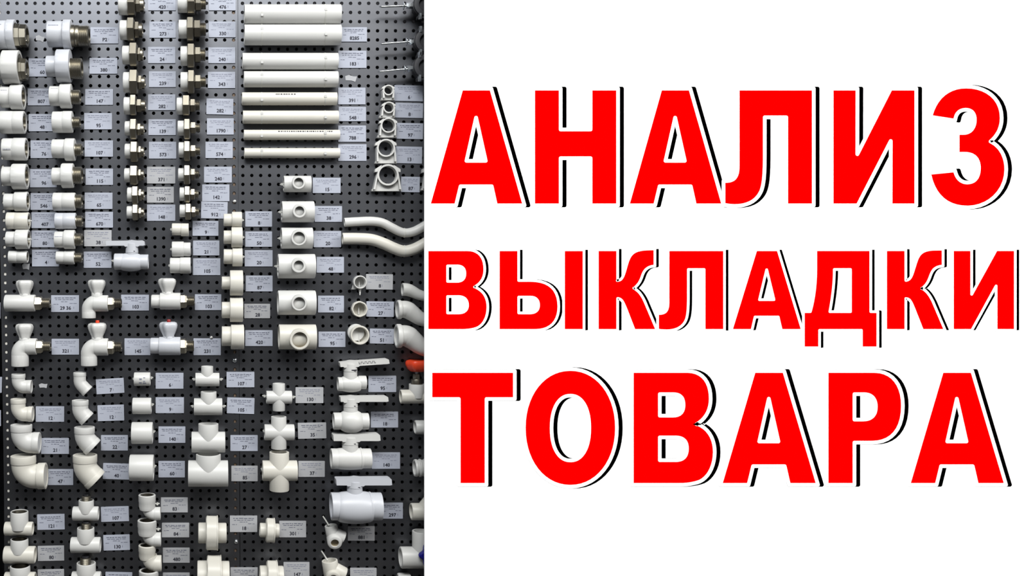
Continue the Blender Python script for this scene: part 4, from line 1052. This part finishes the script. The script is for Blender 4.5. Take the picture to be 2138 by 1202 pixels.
def rails(loop, h):
    """two matching rails h to either side of the closed loop, rounded on the outside of every corner"""
    n = len(loop); A, B = [], []
    for i in range(n):
        p, q, r_ = loop[i - 1], loop[i], loop[(i + 1) % n]
        a1 = math.atan2(q[1] - p[1], q[0] - p[0]); a2 = math.atan2(r_[1] - q[1], r_[0] - q[0])
        t = (a2 - a1 + PI) % (2 * PI) - PI
        n1 = (math.sin(a1), -math.cos(a1)); n2 = (math.sin(a2), -math.cos(a2))
        k = max(1 + n1[0] * n2[0] + n1[1] * n2[1], .08); m = ((n1[0] + n2[0]) / k * h, (n1[1] + n2[1]) / k * h)
        if abs(t) < .3:
            A.append((q[0] + m[0], q[1] + m[1])); B.append((q[0] - m[0], q[1] - m[1])); continue
        steps = max(2, int(abs(t) / .3)); s_ = 1 if t > 0 else -1
        for j in range(steps + 1):
            b = a1 + t * j / steps; e = (math.sin(b) * h, -math.cos(b) * h)
            if s_ > 0: A.append((q[0] + e[0], q[1] + e[1])); B.append((q[0] - m[0], q[1] - m[1]))
            else: B.append((q[0] - e[0], q[1] - e[1])); A.append((q[0] + m[0], q[1] + m[1]))
    return A, B
def ring(bm, loop, h, l0, l1, dx=0, clip=None):
    A, B = rails(loop, h); n = len(A)
    if clip: A = [(x, min(max(y, clip[0]), clip[1])) for x, y in A]; B = [(x, min(max(y, clip[0]), clip[1])) for x, y in B]
    A = [(x + dx, y) for x, y in A]; B = [(x + dx, y) for x, y in B]
    cache = {}
    def v(side, i, l):
        pt = (A if side else B)[i]; key = (side, round(pt[0], 3), round(pt[1], 3), l)
        if key not in cache: cache[key] = bm.verts.new(sign_pt(pt[0], pt[1], l))
        return cache[key]
    def face(vs):
        u = []
        for x in vs:
            if x not in u: u.append(x)
        if len(u) > 2:
            try: bm.faces.new(u)
            except ValueError: pass
    for i in range(n):
        j = (i + 1) % n
        face([v(1, i, l1), v(1, j, l1), v(0, j, l1), v(0, i, l1)])
        face([v(1, i, l1), v(1, j, l1), v(1, j, l0), v(1, i, l0)])
        face([v(0, i, l1), v(0, j, l1), v(0, j, l0), v(0, i, l0)])
CYR = {'A': 'А', 'En': 'Н', 'El': 'Л', 'I': 'И', 'Ze': 'З', 'Ve': 'В', 'Yery': 'Ы', 'Ka': 'К', 'De': 'Д', 'Te': 'Т', 'O': 'О', 'Er': 'Р'}
LI = 0
for gname, row, ox, oy, z, dx, cons in GL:
    h, sh = {1: (3.75, 8.3), 2: (2.7, 5.5), 3: (3.7, 8.3)}[row]
    loops = []
    for k, c in enumerate(cons):
        if isinstance(c, tuple): pl = ell(*c[1:]); outer = k == 0
        else:
            outer = k == 0 or c.startswith('+'); pl = path(c.lstrip('+'))
        pl = [(ox + (x + dx) / z, oy + y / z) for x, y in pl]
        loops.append((offset(pl, h if outer else -h), outer))
    groups = []
    for l, outer in loops:
        if outer: groups.append([l])
        else: groups[-1].append(l)
    if gname == 'Yery': pass
    ys = [p[1] for l, _ in loops for p in l]
    clip_ = None
    if row == 2: clip_ = (min(ys), max(ys) - .4)
    # red letter plate, black backing and white raised outline
    br_ = bmesh.new()
    for g in groups: plate(br_, g, .15, .24)
    shifted(br_); lt = link_mesh('letter', br_, M['sign_red'], smooth=False); under(lt)
    lt['label'] = 'red capital letter ' + CYR[gname]
    hb = h + (.3 if row != 2 else 0); bb_ = bmesh.new()
    for g in groups: plate(bb_, [[(x + sh, y) for x, y in l] for l in g], 0, .10)
    for l, _ in loops: ring(bb_, l, hb, 0, .13, sh, clip_)
    shifted(bb_); o = link_mesh('black_shadow_backing', bb_, M['sign_black'], smooth=False); o.parent = lt
    bw_ = bmesh.new(); up = LI * .02; LI += 1
    for l, _ in loops: ring(bw_, l, h, .05, .30 + up * .3)
    shifted(bw_); o = link_mesh('white_outline', bw_, M['sign_white'], smooth=False); o.parent = lt
